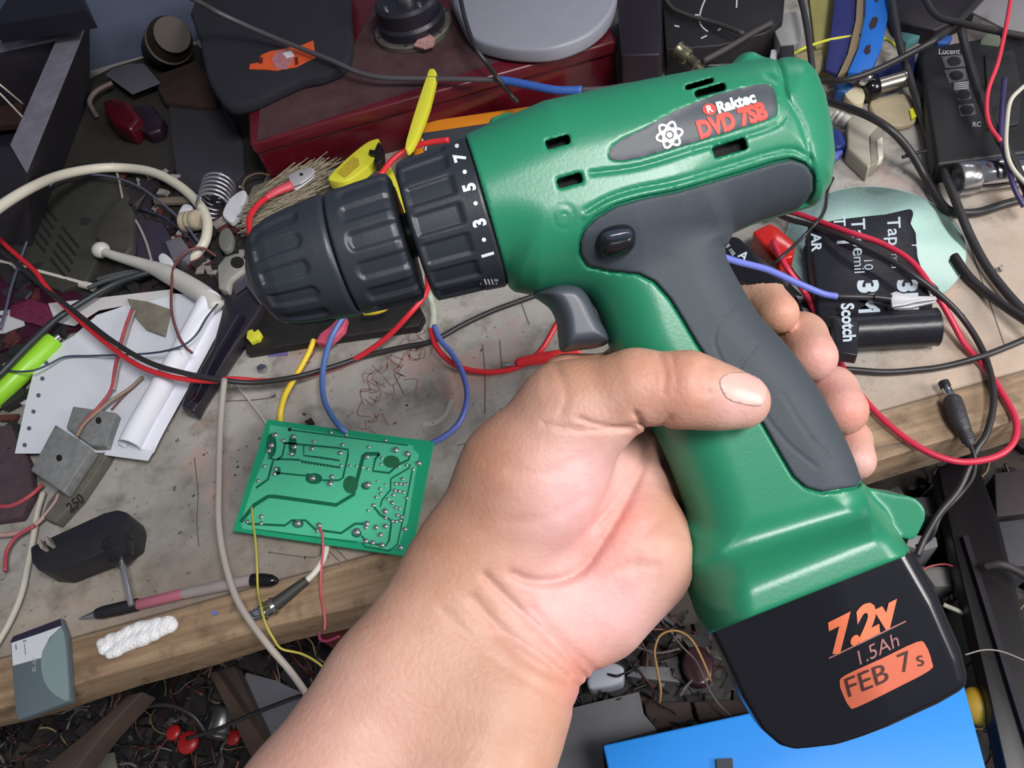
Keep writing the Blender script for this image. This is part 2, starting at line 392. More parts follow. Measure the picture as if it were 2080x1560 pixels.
# label plate
V, F = poly_fill_vf(label, hitter(bvh_body, 0.0003), 10)
plate = obj('name_plate', V, F, mat('plate_grey', S(62,68,76), 0.5, var=0.05), drill, smooth=True)
hp = hitter(bvh_body, 0.00055)
ur = np.array([0.957, -0.290]); uu = np.array([-0.290, -0.957])*1.0
V, F = text_vf('Raktec', (1495,209), ur*0.95, -np.array([0.290, 0.957]), hp, 31, 0.05); obj('brand_lettering', V, F, WHITE_INK, plate)
V, F = text_vf('DVD 7SB', (1487,246), ur*0.86, -np.array([0.290, 0.957])*1.12, hp, 43, 0.06); obj('model_lettering', V, F, RED_INK, plate)
m = MB()
c = (1441, 222); m.add(*poly_fill_vf([(c[0]+14*math.cos(a), c[1]+12*math.sin(a)) for a in np.linspace(0, 2*math.pi, 14)[:-1]], hp, 8)); m.go('brand_badge', RED_INK, plate)
V, F = text_vf('R', c, ur, -np.array([0.290, 0.957]), hitter(bvh_body, 0.0008), 20, 0.03); obj('badge_lettering', V, F, WHITE_INK, plate)
m = MB()
for k in range(3):
    th = math.radians(-16+60*k); P = []
    for a in np.linspace(0, 2*math.pi, 25):
        x, y = 27*math.cos(a), 11*math.sin(a); P.append((1360+x*math.cos(th)-y*math.sin(th), 274+x*math.sin(th)+y*math.cos(th)))
    m.add(*ribbon_vf(P, 5, hp))
m.add(*poly_fill_vf([(1360+6*math.cos(a), 274+6*math.sin(a)) for a in np.linspace(0, 6.28, 10)[:-1]], hp, 8)); m.go('atom_emblem', WHITE_INK, plate)
# vent openings: dark pockets
for v in vents:
    V, F = poly_fill_vf(v, hitter(bvh_body, 0.0003), 6); obj('vent_slot', V, F, DARKHOLE, drill)
def disk_frame(c, ax):           # local frame helpers for lathe parts in held space
    a = np.array([ax[0], ax[1], 0.0]); a /= np.linalg.norm(a); u = np.array([-a[1], a[0], 0.0]); w = np.array([0, 0, 1.0]); return np.array([c[0], c[1], 0.0]), a, u, w
TIP = np.array([530.0, 566.0]); CD_ = np.array([0.9605, -0.2783])
def ribbed(prof, groove, ns=90, nt=216):
    """prof: (s, r); groove(s, theta) depth"""
    c, a, u, w = disk_frame(TIP, CD_); pr = np.array(prof); L = np.concatenate([[0], np.cumsum(np.hypot(*np.diff(pr, axis=0).T))])
    q = np.linspace(0, L[-1], ns); s = np.interp(q, L, pr[:, 0]); r = np.interp(q, L, pr[:, 1]); V = []; F = []
    for i in range(ns):
        for k in range(nt):
            th = 2*math.pi*k/nt; rr = r[i]-groove(s[i], th); V.append(c+a*s[i]+rr*(math.cos(th)*w+math.sin(th)*u))
    for i in range(ns-1):
        for k in range(nt): F.append((i*nt+k, i*nt+(k+1) % nt, (i+1)*nt+(k+1) % nt, (i+1)*nt+k))
    return L2W(V), F
def sm(x): x = min(max(x, 0), 1); return x*x*(3-2*x)
def g_front(s, th):
    p = (th/(2*math.pi)*14) % 1.0; w = abs(p-0.5)*2
    body_ = sm((s-22)/10)*sm((128-s-22*(w**2))/9)
    return 6.5*body_*sm((0.62-w)/0.16)
def g_rear(s, th):
    p = (th/(2*math.pi)*14+0.35) % 1.0; w = abs(p-0.5)*2
    return 7.5*sm((s-204-16*w*w)/10)*sm((0.66-w)/0.18)
chuck = drill
V, F = ribbed([(-8,20),(-7,48),(0,62),(4,74),(8,88),(22,101),(50,112),(90,119),(140,124),(168,126),(176,122),(178,60)], g_front); obj('front_sleeve', V, F, BLK, drill, smooth=True)
V, F = ribbed([(176,60),(178,120),(182,127),(240,131),(296,133),(306,129),(311,118),(312,40)], g_rear); obj('rear_sleeve', V, F, BLK, drill, smooth=True)
V, F = ribbed([(-16,0),(-16,40),(-10,52),(-4,60),(10,62),(10,0)], lambda s, th: 0, 30, 60); obj('chuck_nose', V, F, mat('dusty_steel', S(120,118,124), 0.45, 0.7, var=0.3), drill, smooth=True)
V, F = ribbed([(300,0),(300,46),(330,46),(335,60),(350,60),(350,0)], lambda s, th: 0, 24, 60); obj('spindle', V, F, mat('dark_spindle', S(60,58,60), 0.4, 0.8), drill, smooth=True)
def g_col(s, th):
    p = (th/(2*math.pi)*16+0.2) % 1.0; w = abs(p-0.5)*2
    return 6.5*sm((434-s)/9)*sm((0.80-w)/0.22)*sm((s-338)/6)+0
prof_c = [(328,50),(328,132),(333,142),(345,145),(400,148),(440,150),(474,153),(478,148),(478,60)]
V, F = ribbed(prof_c, g_col, 80, 320); collar = obj('torque_collar', V, F, BLK, drill, smooth=True)
bvh_c = BVHTree.FromPolygons([Vector(v) for v in V], F); hc = hitter(bvh_c, 0.00025)
cu = -np.array([0.9595, -0.2817]); crr = np.array([-0.2817, -0.9595])
for txt, (x, y), sz in (('1', (992,517), 34), ('3', (975,452), 36), ('5', (954,380), 35), ('7', (935,320), 33)):
    V, F = text_vf(txt, (x, y), crr*0.95, cu, hc, sz, 0.045); obj('dial_numeral', V, F, WHITE_INK, collar)
m = MB()
for x, y in ((983,487),(966,413),(944,349),(928,296)):
    m.add(*poly_fill_vf([(x+4.5*math.cos(a), y+4.5*math.sin(a)) for a in np.linspace(0, 6.28, 10)[:-1]], hc, 6))
m.go('dial_dot', WHITE_INK, collar)
m = MB(); m.add(*ribbon_vf([(975,577),(1012,569)], 5, hc))
for k in range(4): m.add(*ribbon_vf([(984+7*k,567),(988+7*k,578)], 3, hc))
m.go('drill_symbol', WHITE_INK, collar)
# rocker button
def btn_f(P, H0, Hs, R):
    T = Tab(lambda X, Y: poly_sdf(P, X, Y), 1150, 400, 1350, 580, 2.0)
    return lambda X, Y, Z: infl(T(X, Y), Z-H0, R, Hs)
bez = csm([(1214,497),(1216,475),(1236,458),(1270,452),(1290,462),(1294,484),(1286,505),(1258,518),(1228,518)])
def unp(P, Z): return [(1040+(x-1040)*(1-Z/FPX), 780+(y-780)*(1-Z/FPX)) for x, y in P]
V, F = isomesh(btn_f(unp(bez, 160), 140, 34, 22), (1140, 1320, 420, 560, 90, 190), 2.5); bz = obj('button_bezel', L2W(V), F, mat('button_black', S(18,18,24), 0.3), drill, smooth=True)
cap_ = csm([(1220,484),(1226,470),(1250,462),(1276,460),(1288,470),(1284,484),(1262,493),(1232,496)])
V, F = isomesh(btn_f(unp(cap_, 178), 150, 38, 14), (1140, 1320, 420, 560, 100, 200), 2.5); obj('rocker', L2W(V), F, mat('rocker_black', S(46,52,68), 0.22), bz, smooth=True)
# trigger
trig = csm([(1082,600),(1100,590),(1130,578),(1168,580),(1192,600),(1212,640),(1236,690),(1215,706),(1170,712),(1140,714),(1134,690),(1130,655),(1118,628),(1096,610)])
T_tr = Tab(lambda X, Y: poly_sdf(trig, X, Y), 1050, 540, 1280, 760, 2.0)
V, F = isomesh(lambda X, Y, Z: np.maximum(infl(T_tr(X, Y), Z, 30, 78), -(np.sqrt((X-1040)**2+(Y-720)**2)-92)), (1060, 1260, 560, 730, -90, 90), 3.0)
obj('trigger', L2W(V), F, mat('trigger_plastic', S(66,72,82), 0.42, var=0.06), drill, smooth=True)
# battery pack
bat = [(1400,1170),(1780,1010),(1830,1075),(1888,1176),(1938,1290),(1952,1345),(1948,1378),(1925,1400),(1880,1426),(1780,1472),(1683,1508),(1610,1524),(1582,1518),(1550,1490),(1515,1430),(1485,1362),(1450,1290)]
bat = unp(bat, 60)
T_bt = Tab(lambda X, Y: poly_sdf(bat, X, Y), 1380, 1080, 2020, 1570, 3.0)
def bat_f(X, Y, Z):
    f = infl(T_bt(X, Y), Z, 62, 156)
    U0, V0 = fp(X, Y, Z); n = ((U0-1442)*0.3676+(V0-1287)*0.9300); f = smax(f, -10-n, 4)
    k = (X-1640)*0.93-(Y-1250)*0.37                     # across the pack, left of the text panel falls away
    g = (Z-150)*0.90-(k-10)*0.44
    f = smax(f, g, 10)
    f = smax(f, (Z+150)*-0.9-(k-10)*0.44, 10)
    return f
V, F = isomesh(bat_f, (1400, 1995, 1090, 1560, -200, 200), 4.5)
Wb = L2W(V); battery = obj('battery_pack', Wb, F, GLOSS, drill, smooth=True, label='glossy black slide-on battery pack')
bvh_bt = BVHTree.FromPolygons([Vector(v) for v in Wb], [list(map(int, f)) for f in F]); hbt = hitter(bvh_bt, 0.0003)
br = np.array([0.925, -0.38]); bu = -np.array([0.38, 0.925])
V, F = text_vf('7.2v', (1752,1270), np.array([0.90,-0.45]), np.array([-0.10, -1.0]), hbt, 88, 0.055); obj('voltage_lettering', V, F, ORANGE_INK, battery)
V, F = text_vf('1.5Ah', (1782,1320), np.array([0.90,-0.44]), np.array([-0.2, -0.97]), hbt, 42, 0.0); obj('capacity_lettering', V, F, mat('faded_ink', S(150,100,98), 0.5), battery)
obj('printed_rule', *ribbon_vf([(1684+k*19.5, 1337-k*9.4) for k in range(9)], 3, hbt), mat('faded_ink', (0,0,0)), battery)
pn = csm([(1706,1388),(1716,1372),(1790,1338),(1862,1304),(1880,1310),(1893,1345),(1888,1362),(1820,1398),(1742,1436),(1726,1436),(1712,1410)], 3)
V, F = poly_fill_vf(pn, hbt, 14); obj('type_plate', V, F, mat('orange_plate', S(196,100,74), 0.5, var=0.05), battery, smooth=True)
V, F = text_vf('FEB', (1760,1384), br*1.14, np.array([-0.25, -0.97]), hitter(bvh_bt, 0.0006), 55, 0.0); obj('plate_lettering', V, F, mat('dark_ink', S(60,30,30), 0.6), battery)
V, F = text_vf('7', (1838,1347), br*1.0, np.array([-0.25, -0.97]), hitter(bvh_bt, 0.0006), 56, 0.0); obj('plate_lettering', V, F, MATS['dark_ink'], battery)
V, F = text_vf('s', (1869,1339), br*1.0, np.array([-0.25, -0.97]), hitter(bvh_bt, 0.0006), 46, 0.0); obj('plate_lettering', V, F, MATS['dark_ink'], battery)
# ================================================================ THE HAND
def cv(px, py, r, Z):           # traced pixel centre/radius at depth Z to local units
    k = 1-Z/FPX; return np.array([1040+(px-1040)*k, 780+(py-780)*k, Z]), r*k
def cone(X, Y, Z, p, q, zs=1.0):
    """tapered capsule between (x,y,r,Z) pixel tuples"""
    a, ra = cv(*p); b, rb = cv(*q); e = b-a; ez = e[2]/zs
    wx, wy, wz = X-a[0], Y-a[1], (Z-a[2])/zs; L = e[0]**2+e[1]**2+ez**2
    t = np.clip((wx*e[0]+wy*e[1]+wz*ez)/(L+1e-9), 0, 1)
    return np.sqrt((wx-t*e[0])**2+(wy-t*e[1])**2+(wz-t*ez)**2)-(ra+(rb-ra)*t)
def chain(X, Y, Z, pts, zs=1.0, k=18):
    f = None
    for p, q in zip(pts[:-1], pts[1:]):
        d = cone(X, Y, Z, p, q, zs); f = d if f is None else smin(f, d, k)
    return f
creases = [([(1130,745),(1150,800),(1140,840)],8,1.2),([(1340,722),(1352,760),(1350,800)],6,1.2),([(1365,722),(1374,760),(1370,800)],5,1.0),([(900,1240),(990,1330),(1100,1400),(1170,1440)],9,1.2),([(1215,1180),(1275,1150),(1330,1150)],9,1.4),([(1175,850),(1215,862),(1262,868),(1300,860)], 4, 4.0), ([(1290,838),(1312,868),(1345,872)], 5, 5), ([(1362,845),(1345,868)], 4, 3), ([(1105,862),(1180,872),(1290,872)], 5, 2.5),
    ([(1318,905),(1300,960),(1262,1040),(1225,1100),(1190,1150),(1140,1178),(1080,1180),(1040,1165)], 9, 5.0), ([(1290,960),(1250,1020),(1205,1070)], 8, 2.0),
    ([(985,1170),(1040,1225),(1120,1300),(1185,1372)], 9, 4.5), ([(960,1215),(1020,1280),(1090,1330),(1150,1372)], 10, 3.0), ([(1010,1290),(1080,1350),(1180,1395)], 8, 2.5), ([(1080,1235),(1150,1310),(1215,1370)], 9, 2.5),
    ([(1180,930),(1120,960),(1040,960)], 12, 1.2), ([(1190,1010),(1110,1050),(1030,1060)], 12, 1.2), ([(1330,1060),(1300,1100),(1290,1160)], 12, 1.6), ([(1425,742),(1418,770),(1424,800)], 7, 1.6), ([(1440,745),(1436,775),(1440,800)], 6, 1.4)]
T_skc = Tab(lambda X, Y: sum(2.1*dp*np.exp(-(line_dist(csm_open(P) if len(P) > 2 else P, X, Y)/w)**2) for P, w, dp in creases), 880, 640, 1620, 1480, 2.5)
def hand_f(X, Y, Z):
    # forearm and wrist: two parallel chains give the flattened oval
    L_ = chain(X, Y, Z, [(430,1990,190,290),(640,1655,165,230),(800,1400,140,150),(968,1160,128,70)], 0.85, 30)
    R_ = chain(X, Y, Z, [(760,2130,180,270),(945,1640,165,215),(1000,1440,150,150),(1092,1270,124,60)], 0.85, 30)
    f = smin(L_, R_, 90)
    th = chain(X, Y, Z, [(968,1160,128,70),(1078,975,142,80),(1168,848,112,105)], 0.9, 40)
    f = smin(f, th, 60)
    hy = chain(X, Y, Z, [(1092,1270,124,60),(1190,1210,132,25),(1262,1120,140,5),(1262,1000,96,-30)], 0.85, 40)
    f = smin(f, hy, 46)
    f = smin(f, chain(X, Y, Z, [(1090,1130,110,20),(1165,960,110,0)], 0.8), 50)
    # fingers behind the handle
    fi = chain(X, Y, Z, [(1215,830,88,-60),(1330,720,64,-190),(1480,640,54,-205),(1545,600,44,-160),(1580,636,42,-95)], 1, 12)
    fm = chain(X, Y, Z, [(1250,920,84,-80),(1400,820,60,-205),(1560,745,56,-215),(1628,685,50,-150),(1650,725,50,-75)], 1, 12)
    fr = chain(X, Y, Z, [(1290,1010,78,-90),(1450,920,58,-205),(1620,855,54,-215),(1690,795,50,-150),(1712,834,50,-80)], 1, 12)
    fl = chain(X, Y, Z, [(1330,1080,66,-110),(1490,1010,52,-225),(1655,955,48,-225),(1726,895,42,-175),(1738,935,40,-120)], 1, 12)
    palm = smin(f, smin(smin(fi, fm, 10), smin(fr, fl, 10), 8), 22)
    tb = chain(X, Y, Z, [(1160,846,116,100),(1290,790,76,150),(1398,792,73,172),(1458,806,60,176),(1508,815,56,172)], 0.92, 30)
    f = smin(palm, tb, 24)
    f = smin(f, chain(X, Y, Z, [(1150,770,52,-20),(1230,768,50,-60)], 1), 24)
    U, V_ = fp(X, Y, Z); f = f+np.where(Z > -40, T_skc(U, V_), 0)
    return f
def hand_cut(X, Y, Z):
    f = hand_f(X, Y, Z); ok = (X > 1010) & (Y < 1310)
    return np.where(ok, np.maximum(f, -(body_raw(X, Y, Z)-1.5)), f)
Vh, Fh = isomesh(hand_cut, (300, 1866, 560, 1960, -300, 480), 5.4)
Uh, Wh = fp(Vh[:, 0], Vh[:, 1], Vh[:, 2])
tan_ = np.array(S(186,147,128)); pink = np.array(S(216,174,174)); red_ = np.array(S(208,138,126)); brn = np.array(S(176,128,104))
def blob(cx, cy, r): return np.exp(-(((Uh-cx)**2+(Wh-cy)**2)/r**2))[:, None]
cl = np.repeat(tan_[None], len(Vh), 0)
for c_, cx, cy, r, a_ in ((pink,1180,1010,150,1.0),(pink,1240,1230,120,0.9),(pink,1110,1220,100,0.6),(red_,1260,1060,60,0.7),(red_,1215,1130,60,0.5),(brn,1000,930,90,0.6),(brn,940,1090,110,0.55),(brn,1200,735,80,0.5),(red_,1370,770,80,0.35),(red_,1185,1380,70,0.6),(pink,1500,830,60,0.6),(pink,650,1500,260,0.25),
        (red_,1640,740,50,0.8),(red_,1715,840,50,0.9),(pink,1690,760,90,0.5),(red_,1590,640,40,0.35),(pink,1745,940,60,0.6),(brn,1370,1040,60,0.5)):
    w = np.clip(blob(cx, cy, r)*a_, 0, 1); cl = cl*(1-w)+c_*w
SKIN = mat('skin', (0.6,0.4,0.3), 0.5, attr=True, var=0.10, scale=110, bump=0.22, bscale=700, sss=0.25, spec=0.4)
person = obj('person', L2W(Vh), Fh, SKIN, None, 'hand and bare forearm gripping the green drill, thumb across its handle', 'person', smooth=True, colors=cl)
bvh_h = BVHTree.FromPolygons([Vector(v) for v in L2W(Vh)], [list(map(int, f)) for f in Fh])
nail = csm([(1462,776),(1478,760),(1512,757),(1542,770),(1557,792),(1555,812),(1542,825),(1508,820),(1476,808)], 3)
V, F = poly_fill_vf(nail, hitter(bvh_h, 0.0001, 150), 5); obj('thumbnail', V, F, mat('nail', S(206,162,154), 0.34, spec=0.5, sss=0.1), person, smooth=True, solid=0.0004)
# ================================================================ THE PLACE
def bench_material():
    m = bpy.data.materials.new('worn_bench_top'); m.use_nodes = True; nt = m.node_tree; L = nt.links.new; p = nt.nodes['Principled BSDF']; p.inputs['Roughness'].default_value = 0.55
    g = nt.nodes.new('ShaderNodeNewGeometry'); sep = nt.nodes.new('ShaderNodeSeparateXYZ'); L(g.outputs['Position'], sep.inputs[0])
    def noise(sc, det=6, vec=None, rough=0.6):
        n = nt.nodes.new('ShaderNodeTexNoise'); n.inputs['Scale'].default_value = sc; n.inputs['Detail'].default_value = det; n.inputs['Roughness'].default_value = rough
        L(vec or g.outputs['Position'], n.inputs['Vector']); return n.outputs['Fac']
    def rng_(v, a, b, c=0, d=1):
        r = nt.nodes.new('ShaderNodeMapRange'); r.inputs[1].default_value = a; r.inputs[2].default_value = b; r.inputs[3].default_value = c; r.inputs[4].default_value = d; L(v, r.inputs[0]); return r.outputs[0]
    def mix(f, a, b):
        x = nt.nodes.new('ShaderNodeMix'); x.data_type = 'RGBA'
        (L(f, x.inputs[0]) if not isinstance(f, float) else setattr(x.inputs[0], 'default_value', f))
        for i, v in ((6, a), (7, b)):
            if isinstance(v, tuple): x.inputs[i].default_value = (*v, 1)
            else: L(v, x.inputs[i])
        return x.outputs[2]
    def math_(op, a, b):
        x = nt.nodes.new('ShaderNodeMath'); x.operation = op
        for i, v in ((0, a), (1, b)):
            if isinstance(v, (int, float)): x.inputs[i].default_value = v
            else: L(v, x.inputs[i])
        return x.outputs[0]
    gray = mix(rng_(noise(9), 0.38, 0.62), S(174,171,165), S(140,136,130))
    gray = mix(rng_(noise(40, 8), 0.5, 0.72), gray, S(112,106,98))
    gray = mix(rng_(noise(16, 5), 0.56, 0.70), gray, S(176,146,136))
    gray = mix(rng_(noise(180, 3), 0.64, 0.72), gray, S(84,76,68))
    mp = nt.nodes.new('ShaderNodeMapping'); mp.inputs['Scale'].default_value = (6, 90, 60); L(g.outputs['Position'], mp.inputs[0])
    wood = mix(rng_(noise(1.4, 8, mp.outputs[0], 0.65), 0.35, 0.65), S(160,136,108), S(120,96,74))
    wood = mix(rng_(noise(60, 5), 0.52, 0.75), wood, S(96,78,60))
    yy = math_('ADD', sep.outputs[1], math_('MULTIPLY', noise(25, 4), 0.006))
    warm = mix(rng_(yy, 0.03, 0.085, 0.62, 0.0), gray, mix(rng_(noise(22, 6), 0.4, 0.62), S(160,134,108), S(124,106,92)))
    # right end of the board is bare timber
    rt = rng_(math_('ADD', sep.outputs[0], math_('MULTIPLY', sep.outputs[1], -0.9)), 0.16, 0.24)
    warm = mix(math_('MULTIPLY', rt, 0.55), warm, S(200,178,158))
    seam = rng_(math_('ABSOLUTE', math_('SUBTRACT', sep.outputs[1], 0.030), 0), 0.0, 0.0012, 0.8, 0)
    col = mix(rng_(yy, 0.031, 0.035), wood, warm)
    col = mix(seam, col, S(60,50,44))
    L(col, p.inputs['Base Color'])
    b = nt.nodes.new('ShaderNodeBump'); b.inputs['Strength'].default_value = 0.3; b.inputs['Distance'].default_value = 0.001; L(noise(260, 6), b.inputs['Height']); L(b.outputs[0], p.inputs['Normal'])
    return m
BENCH = bench_material()
YW = 0.70
bench = empty('workbench', (0, 0.3, 0), 'worn plank-edged workbench under all the clutter, seen beneath the hand', 'workbench')
m = MB(); N = 60; xs = np.linspace(-0.75, 0.75, N+1)
top = [(x, 0.0+0.0012*math.sin(x*23)+0.0008*math.sin(x*61), ZB) for x in xs]; prof = top+[(0.75, YW-0.002, ZB), (-0.75, YW-0.002, ZB)]
m.add(*prism_vf([np.array(p) for p in prof], [np.array((p[0], p[1], ZB-0.031)) for p in prof])); m.go('tabletop', BENCH, bench, bevel=0.0012)
SHELF = mat('shelf_board', S(72,64,58), 0.8, var=0.45, scale=14, bump=0.2)
m = MB(); m.add(*box_vf((0, 0.12, 0.485), (0.75, 0, 0), (0, 0.33, 0), (0, 0, 0.012))); m.go('lower_shelf', SHELF, bench)
WOODM = mat('rough_timber', S(120,92,72), 0.7, var=0.4, scale=30, bump=0.2)
for x, y in ((-0.70, 0.03), (0.70, 0.03), (-0.70, 0.66), (0.70, 0.66)):
    m = MB(); m.add(*box_vf((x, y, 0.359), (0.025, 0, 0), (0, 0.022, 0), (0, 0, 0.359))); m.go('leg', WOODM, bench)
m = MB(); m.add(*box_vf((0, YW+0.05, 0.9), (2.0, 0, 0), (0, 0.05, 0), (0, 0, 0.9))); m.go('wall_back', mat('painted_wall', S(88,98,122), 0.85, var=0.25, scale=8), kind='structure')
m = MB(); m.add(*box_vf((0, -0.6, -0.05), (2.0, 0, 0), (0, 1.3, 0), (0, 0, 0.05))); m.go('floor', mat('concrete_floor', S(90,86,82), 0.9, var=0.3, scale=6), kind='structure')
# shorthand ------------------------------------------------------
def M_(name, rgb, rough=0.5, **k): return mat(name, S(*rgb), rough, **k)
BLKP = M_('black_plastic', (38,38,44), 0.45, var=0.25, scale=120); CHROME = M_('chrome', (205,205,210), 0.16, metal=1.0); STEEL = M_('dull_steel', (160,160,162), 0.38, metal=0.9, var=0.2, scale=200)
REDW = M_('red_pvc', (206,40,52), 0.38); PINKW = M_('dusty_red_pvc', (184,78,88), 0.5, var=0.2); BLKW = M_('black_pvc', (44,42,44), 0.42, var=0.15); WHITEW = M_('cream_pvc', (200,196,182), 0.45, var=0.15)
BLUEW = M_('blue_pvc', (86,104,176), 0.42); YELW = M_('yellow_pvc', (226,196,52), 0.42); BRNW = M_('brown_pvc', (120,72,64), 0.5); GRYW = M_('grey_pvc', (160,152,146), 0.5, var=0.15); NAVYW = M_('navy_pvc', (56,62,84), 0.5)
WHITEP = M_('white_plastic', (214,216,222), 0.45, var=0.08); CREAMP = M_('cream_plastic', (196,190,174), 0.5, var=0.15); PAPER = M_('white_paper', (222,226,236), 0.8, var=0.06, scale=20)
def slab(name, pts, h0, h1, m, label=None, cat=None, bevel=0.0, parent=None, grow=0, group=None, dh=0):
    V, F = prism(pts, h0, h1, grow); return obj(name, V, F, m, parent, label, cat, group, bevel=bevel)
def cyl(name, a, b, r, m, label=None, cat=None, parent=None, prof=None, n=24, group=None):
    """a, b: (px, py, h); r in mm"""
    prof = prof or [(0, 0.92), (0.02, 1), (0.98, 1), (1, 0.92)]
    V, F = lathe_vf(B(*a), B(*b), [(t, k*r*0.001) for t, k in prof], n); o = obj(name, V, F, m, parent, label, cat, group, smooth=True)
    try: o.data.set_sharp_from_angle(angle=math.radians(50))
    except Exception: pass
    return o
def flat(h): return lambda x, y: tuple(B(x, y, h))
def ov(cx, cy, rx, ry, n=40, deg=0):
    c, s = math.cos(math.radians(deg)), math.sin(math.radians(deg)); return [(cx+rx*math.cos(a)*c-ry*math.sin(a)*s, cy+rx*math.cos(a)*s+ry*math.sin(a)*c) for a in np.linspace(0, 2*math.pi, n, endpoint=False)]
def mm_at(px, py, h):            # millimetres per pixel there
    return np.linalg.norm(B(px+1, py, h)-B(px, py, h))*1000
# ---- ink scribbles belong to the worn top
ink = M_('faded_red_ink', (140,104,98), 0.8); pen = M_('pencil_marks', (96,88,84), 0.8)
m = MB(); R_ = random.Random(3)
for k in range(34):
    x, y = R_.uniform(735, 860), R_.uniform(640, 830); y = 830-(x-735)*1.1+R_.uniform(-50, 50); a = R_.uniform(0, 6.28); l = R_.uniform(12, 34)
    m.add(*ribbon_vf(crv([(x, y), (x+l*math.cos(a), y+l*math.sin(a)), (x+l*1.3*math.cos(a+0.9), y+l*1.3*math.sin(a+0.9))], 3), 2.0, flat(0.15)))
m.go('ink_scribble', ink, bench)
m = MB()
for P in ([(395,930),(402,1000),(400,1060),(404,1110)],[(545,1122),(640,1132),(655,1108),(668,1134)],[(655,1108),(690,1140)],[(672,1104),(705,1138)],[(980,700),(985,760),(985,840)],[(1015,690),(1020,760)],[(1055,605),(1075,660)],[(800,760),(820,800)],[(930,905),(1000,885)],[(455,815),(520,812),(560,806)],[(1730,930),(1800,905),(1840,900)],[(1790,560),(1960,640)],[(1960,470),(2040,700)]):
    m.add(*ribbon_vf(crv(P, 4), 2.2, flat(0.12)))
m.go('pencil_line', pen, bench)
m = MB(); m.add(*ribbon_vf(crv([(858,862),(885,858),(905,842),(918,812)], 5), 9, flat(0.2))); m.go('pale_smear', M_('patch_pale', (176,174,166), 0.8), bench)
# ================================================================ BACK OF THE BENCH (light falloff at the left put into base colours)
# open black case, upper left
case = empty('metal_case', B(40,200,0), 'open dark metal case with a dusty grey rim, in the top corner beside the wall', 'case')
out = [(-210,112),(182,38),(55,352),(-260,330)]; inn = [(-200,150),(118,82),(24,298),(-250,290)]
m = MB(); T = [B(x, y, 76) for x, y in out]; I = [B(x, y, 76) for x, y in inn]
for p in T+I: p[1] = min(p[1], 0.692)
T0 = [p*[1,1,0]+[-0.045,-0.004,ZB+0.001] for p in T]; I0 = [p*[1,1,0]+[-0.035,-0.004,ZB+0.012] for p in I]
V = T+I+T0+I0; F = [(i, (i+1)%4, 4+(i+1)%4, 4+i) for i in range(4)]+[(i, 8+i, 8+(i+1)%4, (i+1)%4) for i in range(4)]+[(4+i, 4+(i+1)%4, 12+(i+1)%4, 12+i) for i in range(4)]+[(12,13,14,15),(11,10,9,8)]
obj('body', V, F, M_('case_black', (34,30,40), 0.6, var=0.3), case)
m = MB(); m.add(*prism_vf([p+[0,0,0.002] for p in (T[1],T[2],I[2],I[1])], [p for p in (T[1],T[2],I[2],I[1])])); m.add(*prism_vf([p+[0,0,0.002] for p in (T[0],T[1],I[1],I[0])], [p for p in (T[0],T[1],I[1],I[0])])); m.go('rim', M_('dusty_rim', (124,122,136), 0.7, var=0.35, scale=70), case)
m = MB(); #m.add(*box_vf((B(80,60,100)+B(110,100,100))/2+[0.02,0.03,0.03], (0.001,0,0), (0,0.02,0), (0,0,0.02)))
slab('inner_board', [(-60,178),(40,180),(48,250),(-60,262)], 20, 26, M_('brown_board', (70,44,40), 0.7, var=0.3), parent=case)
wire('wire', [(-30,150,74),(0,172,66),(48,212,40)], 0.9, M_('cream_pvc',(0,0,0)), 'cream wire, the upper of two, inside the open dark metal case', 'wire', group='cream wires in the dark case')
wire('wire', [(-30,165,72),(0,190,62),(50,242,38)], 0.9, M_('cream_pvc',(0,0,0)), 'cream wire, the lower of two, inside the open dark metal case', 'wire', group='cream wires in the dark case')
slab('case_lid', [(40,-42),(140,-60),(176,20),(-20,52)], 92, 110, M_('lid_dark', (24,22,34), 0.5), 'dark upright lid panel behind the open metal case', 'lid')
# amber jar, card, red lump, grey board
jar = cyl('amber_jar', (330,105,8), (350,70,48), 22, M_('amber_plastic', (56,44,34), 0.6, var=0.4, scale=40), 'murky amber plastic jar lying by the back wall', 'jar', prof=[(0,0.0),(0,0.86),(0.06,1),(0.8,1),(0.88,0.8),(0.9,0.8),(1,0.8),(1,0)])
cyl('rim', (341,88,30), (344,83,36), 23.4, M_('amber_dark', (44,30,24), 0.6), parent=jar)
slab('brown_rag', [(318,150),(400,120),(425,150),(445,185),(440,215),(400,214),(330,205),(318,180)], 0, 12, M_('brown_rag', (58,36,32), 0.9, var=0.5, scale=50, bump=0.5), 'crumpled brown rag beneath the amber jar', 'rag', bevel=0.004)
slab('card_scrap', [(214,152),(226,140),(262,129),(292,129),(326,168),(268,191)], 14, 15, M_('grey_card', (80,80,92), 0.7, var=0.1), 'small grey card scrap lying tilted beside the amber jar', 'card', bevel=0.0003)
V = []; F = []
redl = slab('red_stopper', [(205,205),(232,196),(262,205),(285,235),(262,262),(232,255),(212,232)], 0, 22, M_('wine_red_plastic', (74,14,26), 0.25, var=0.3, scale=60), 'wine-red glossy plastic stopper below the grey card scrap', 'stopper', bevel=0.004)
wire('bent_tube', [(228,168,14),(196,185,14),(182,205,12),(188,222,8),(198,238,4)], 2.6, M_('dusty_tube', (92,78,78), 0.6), 'short bent dusty tube beside the wine-red stopper', 'tube')
slab('fan_hub', [(268,215),(305,210),(330,238),(326,262),(300,272),(272,255)], 0, 14, M_('purple_black', (40,24,38), 0.4, var=0.4), 'small dark purple plastic hub beside the wine-red stopper', 'hub', bevel=0.003)
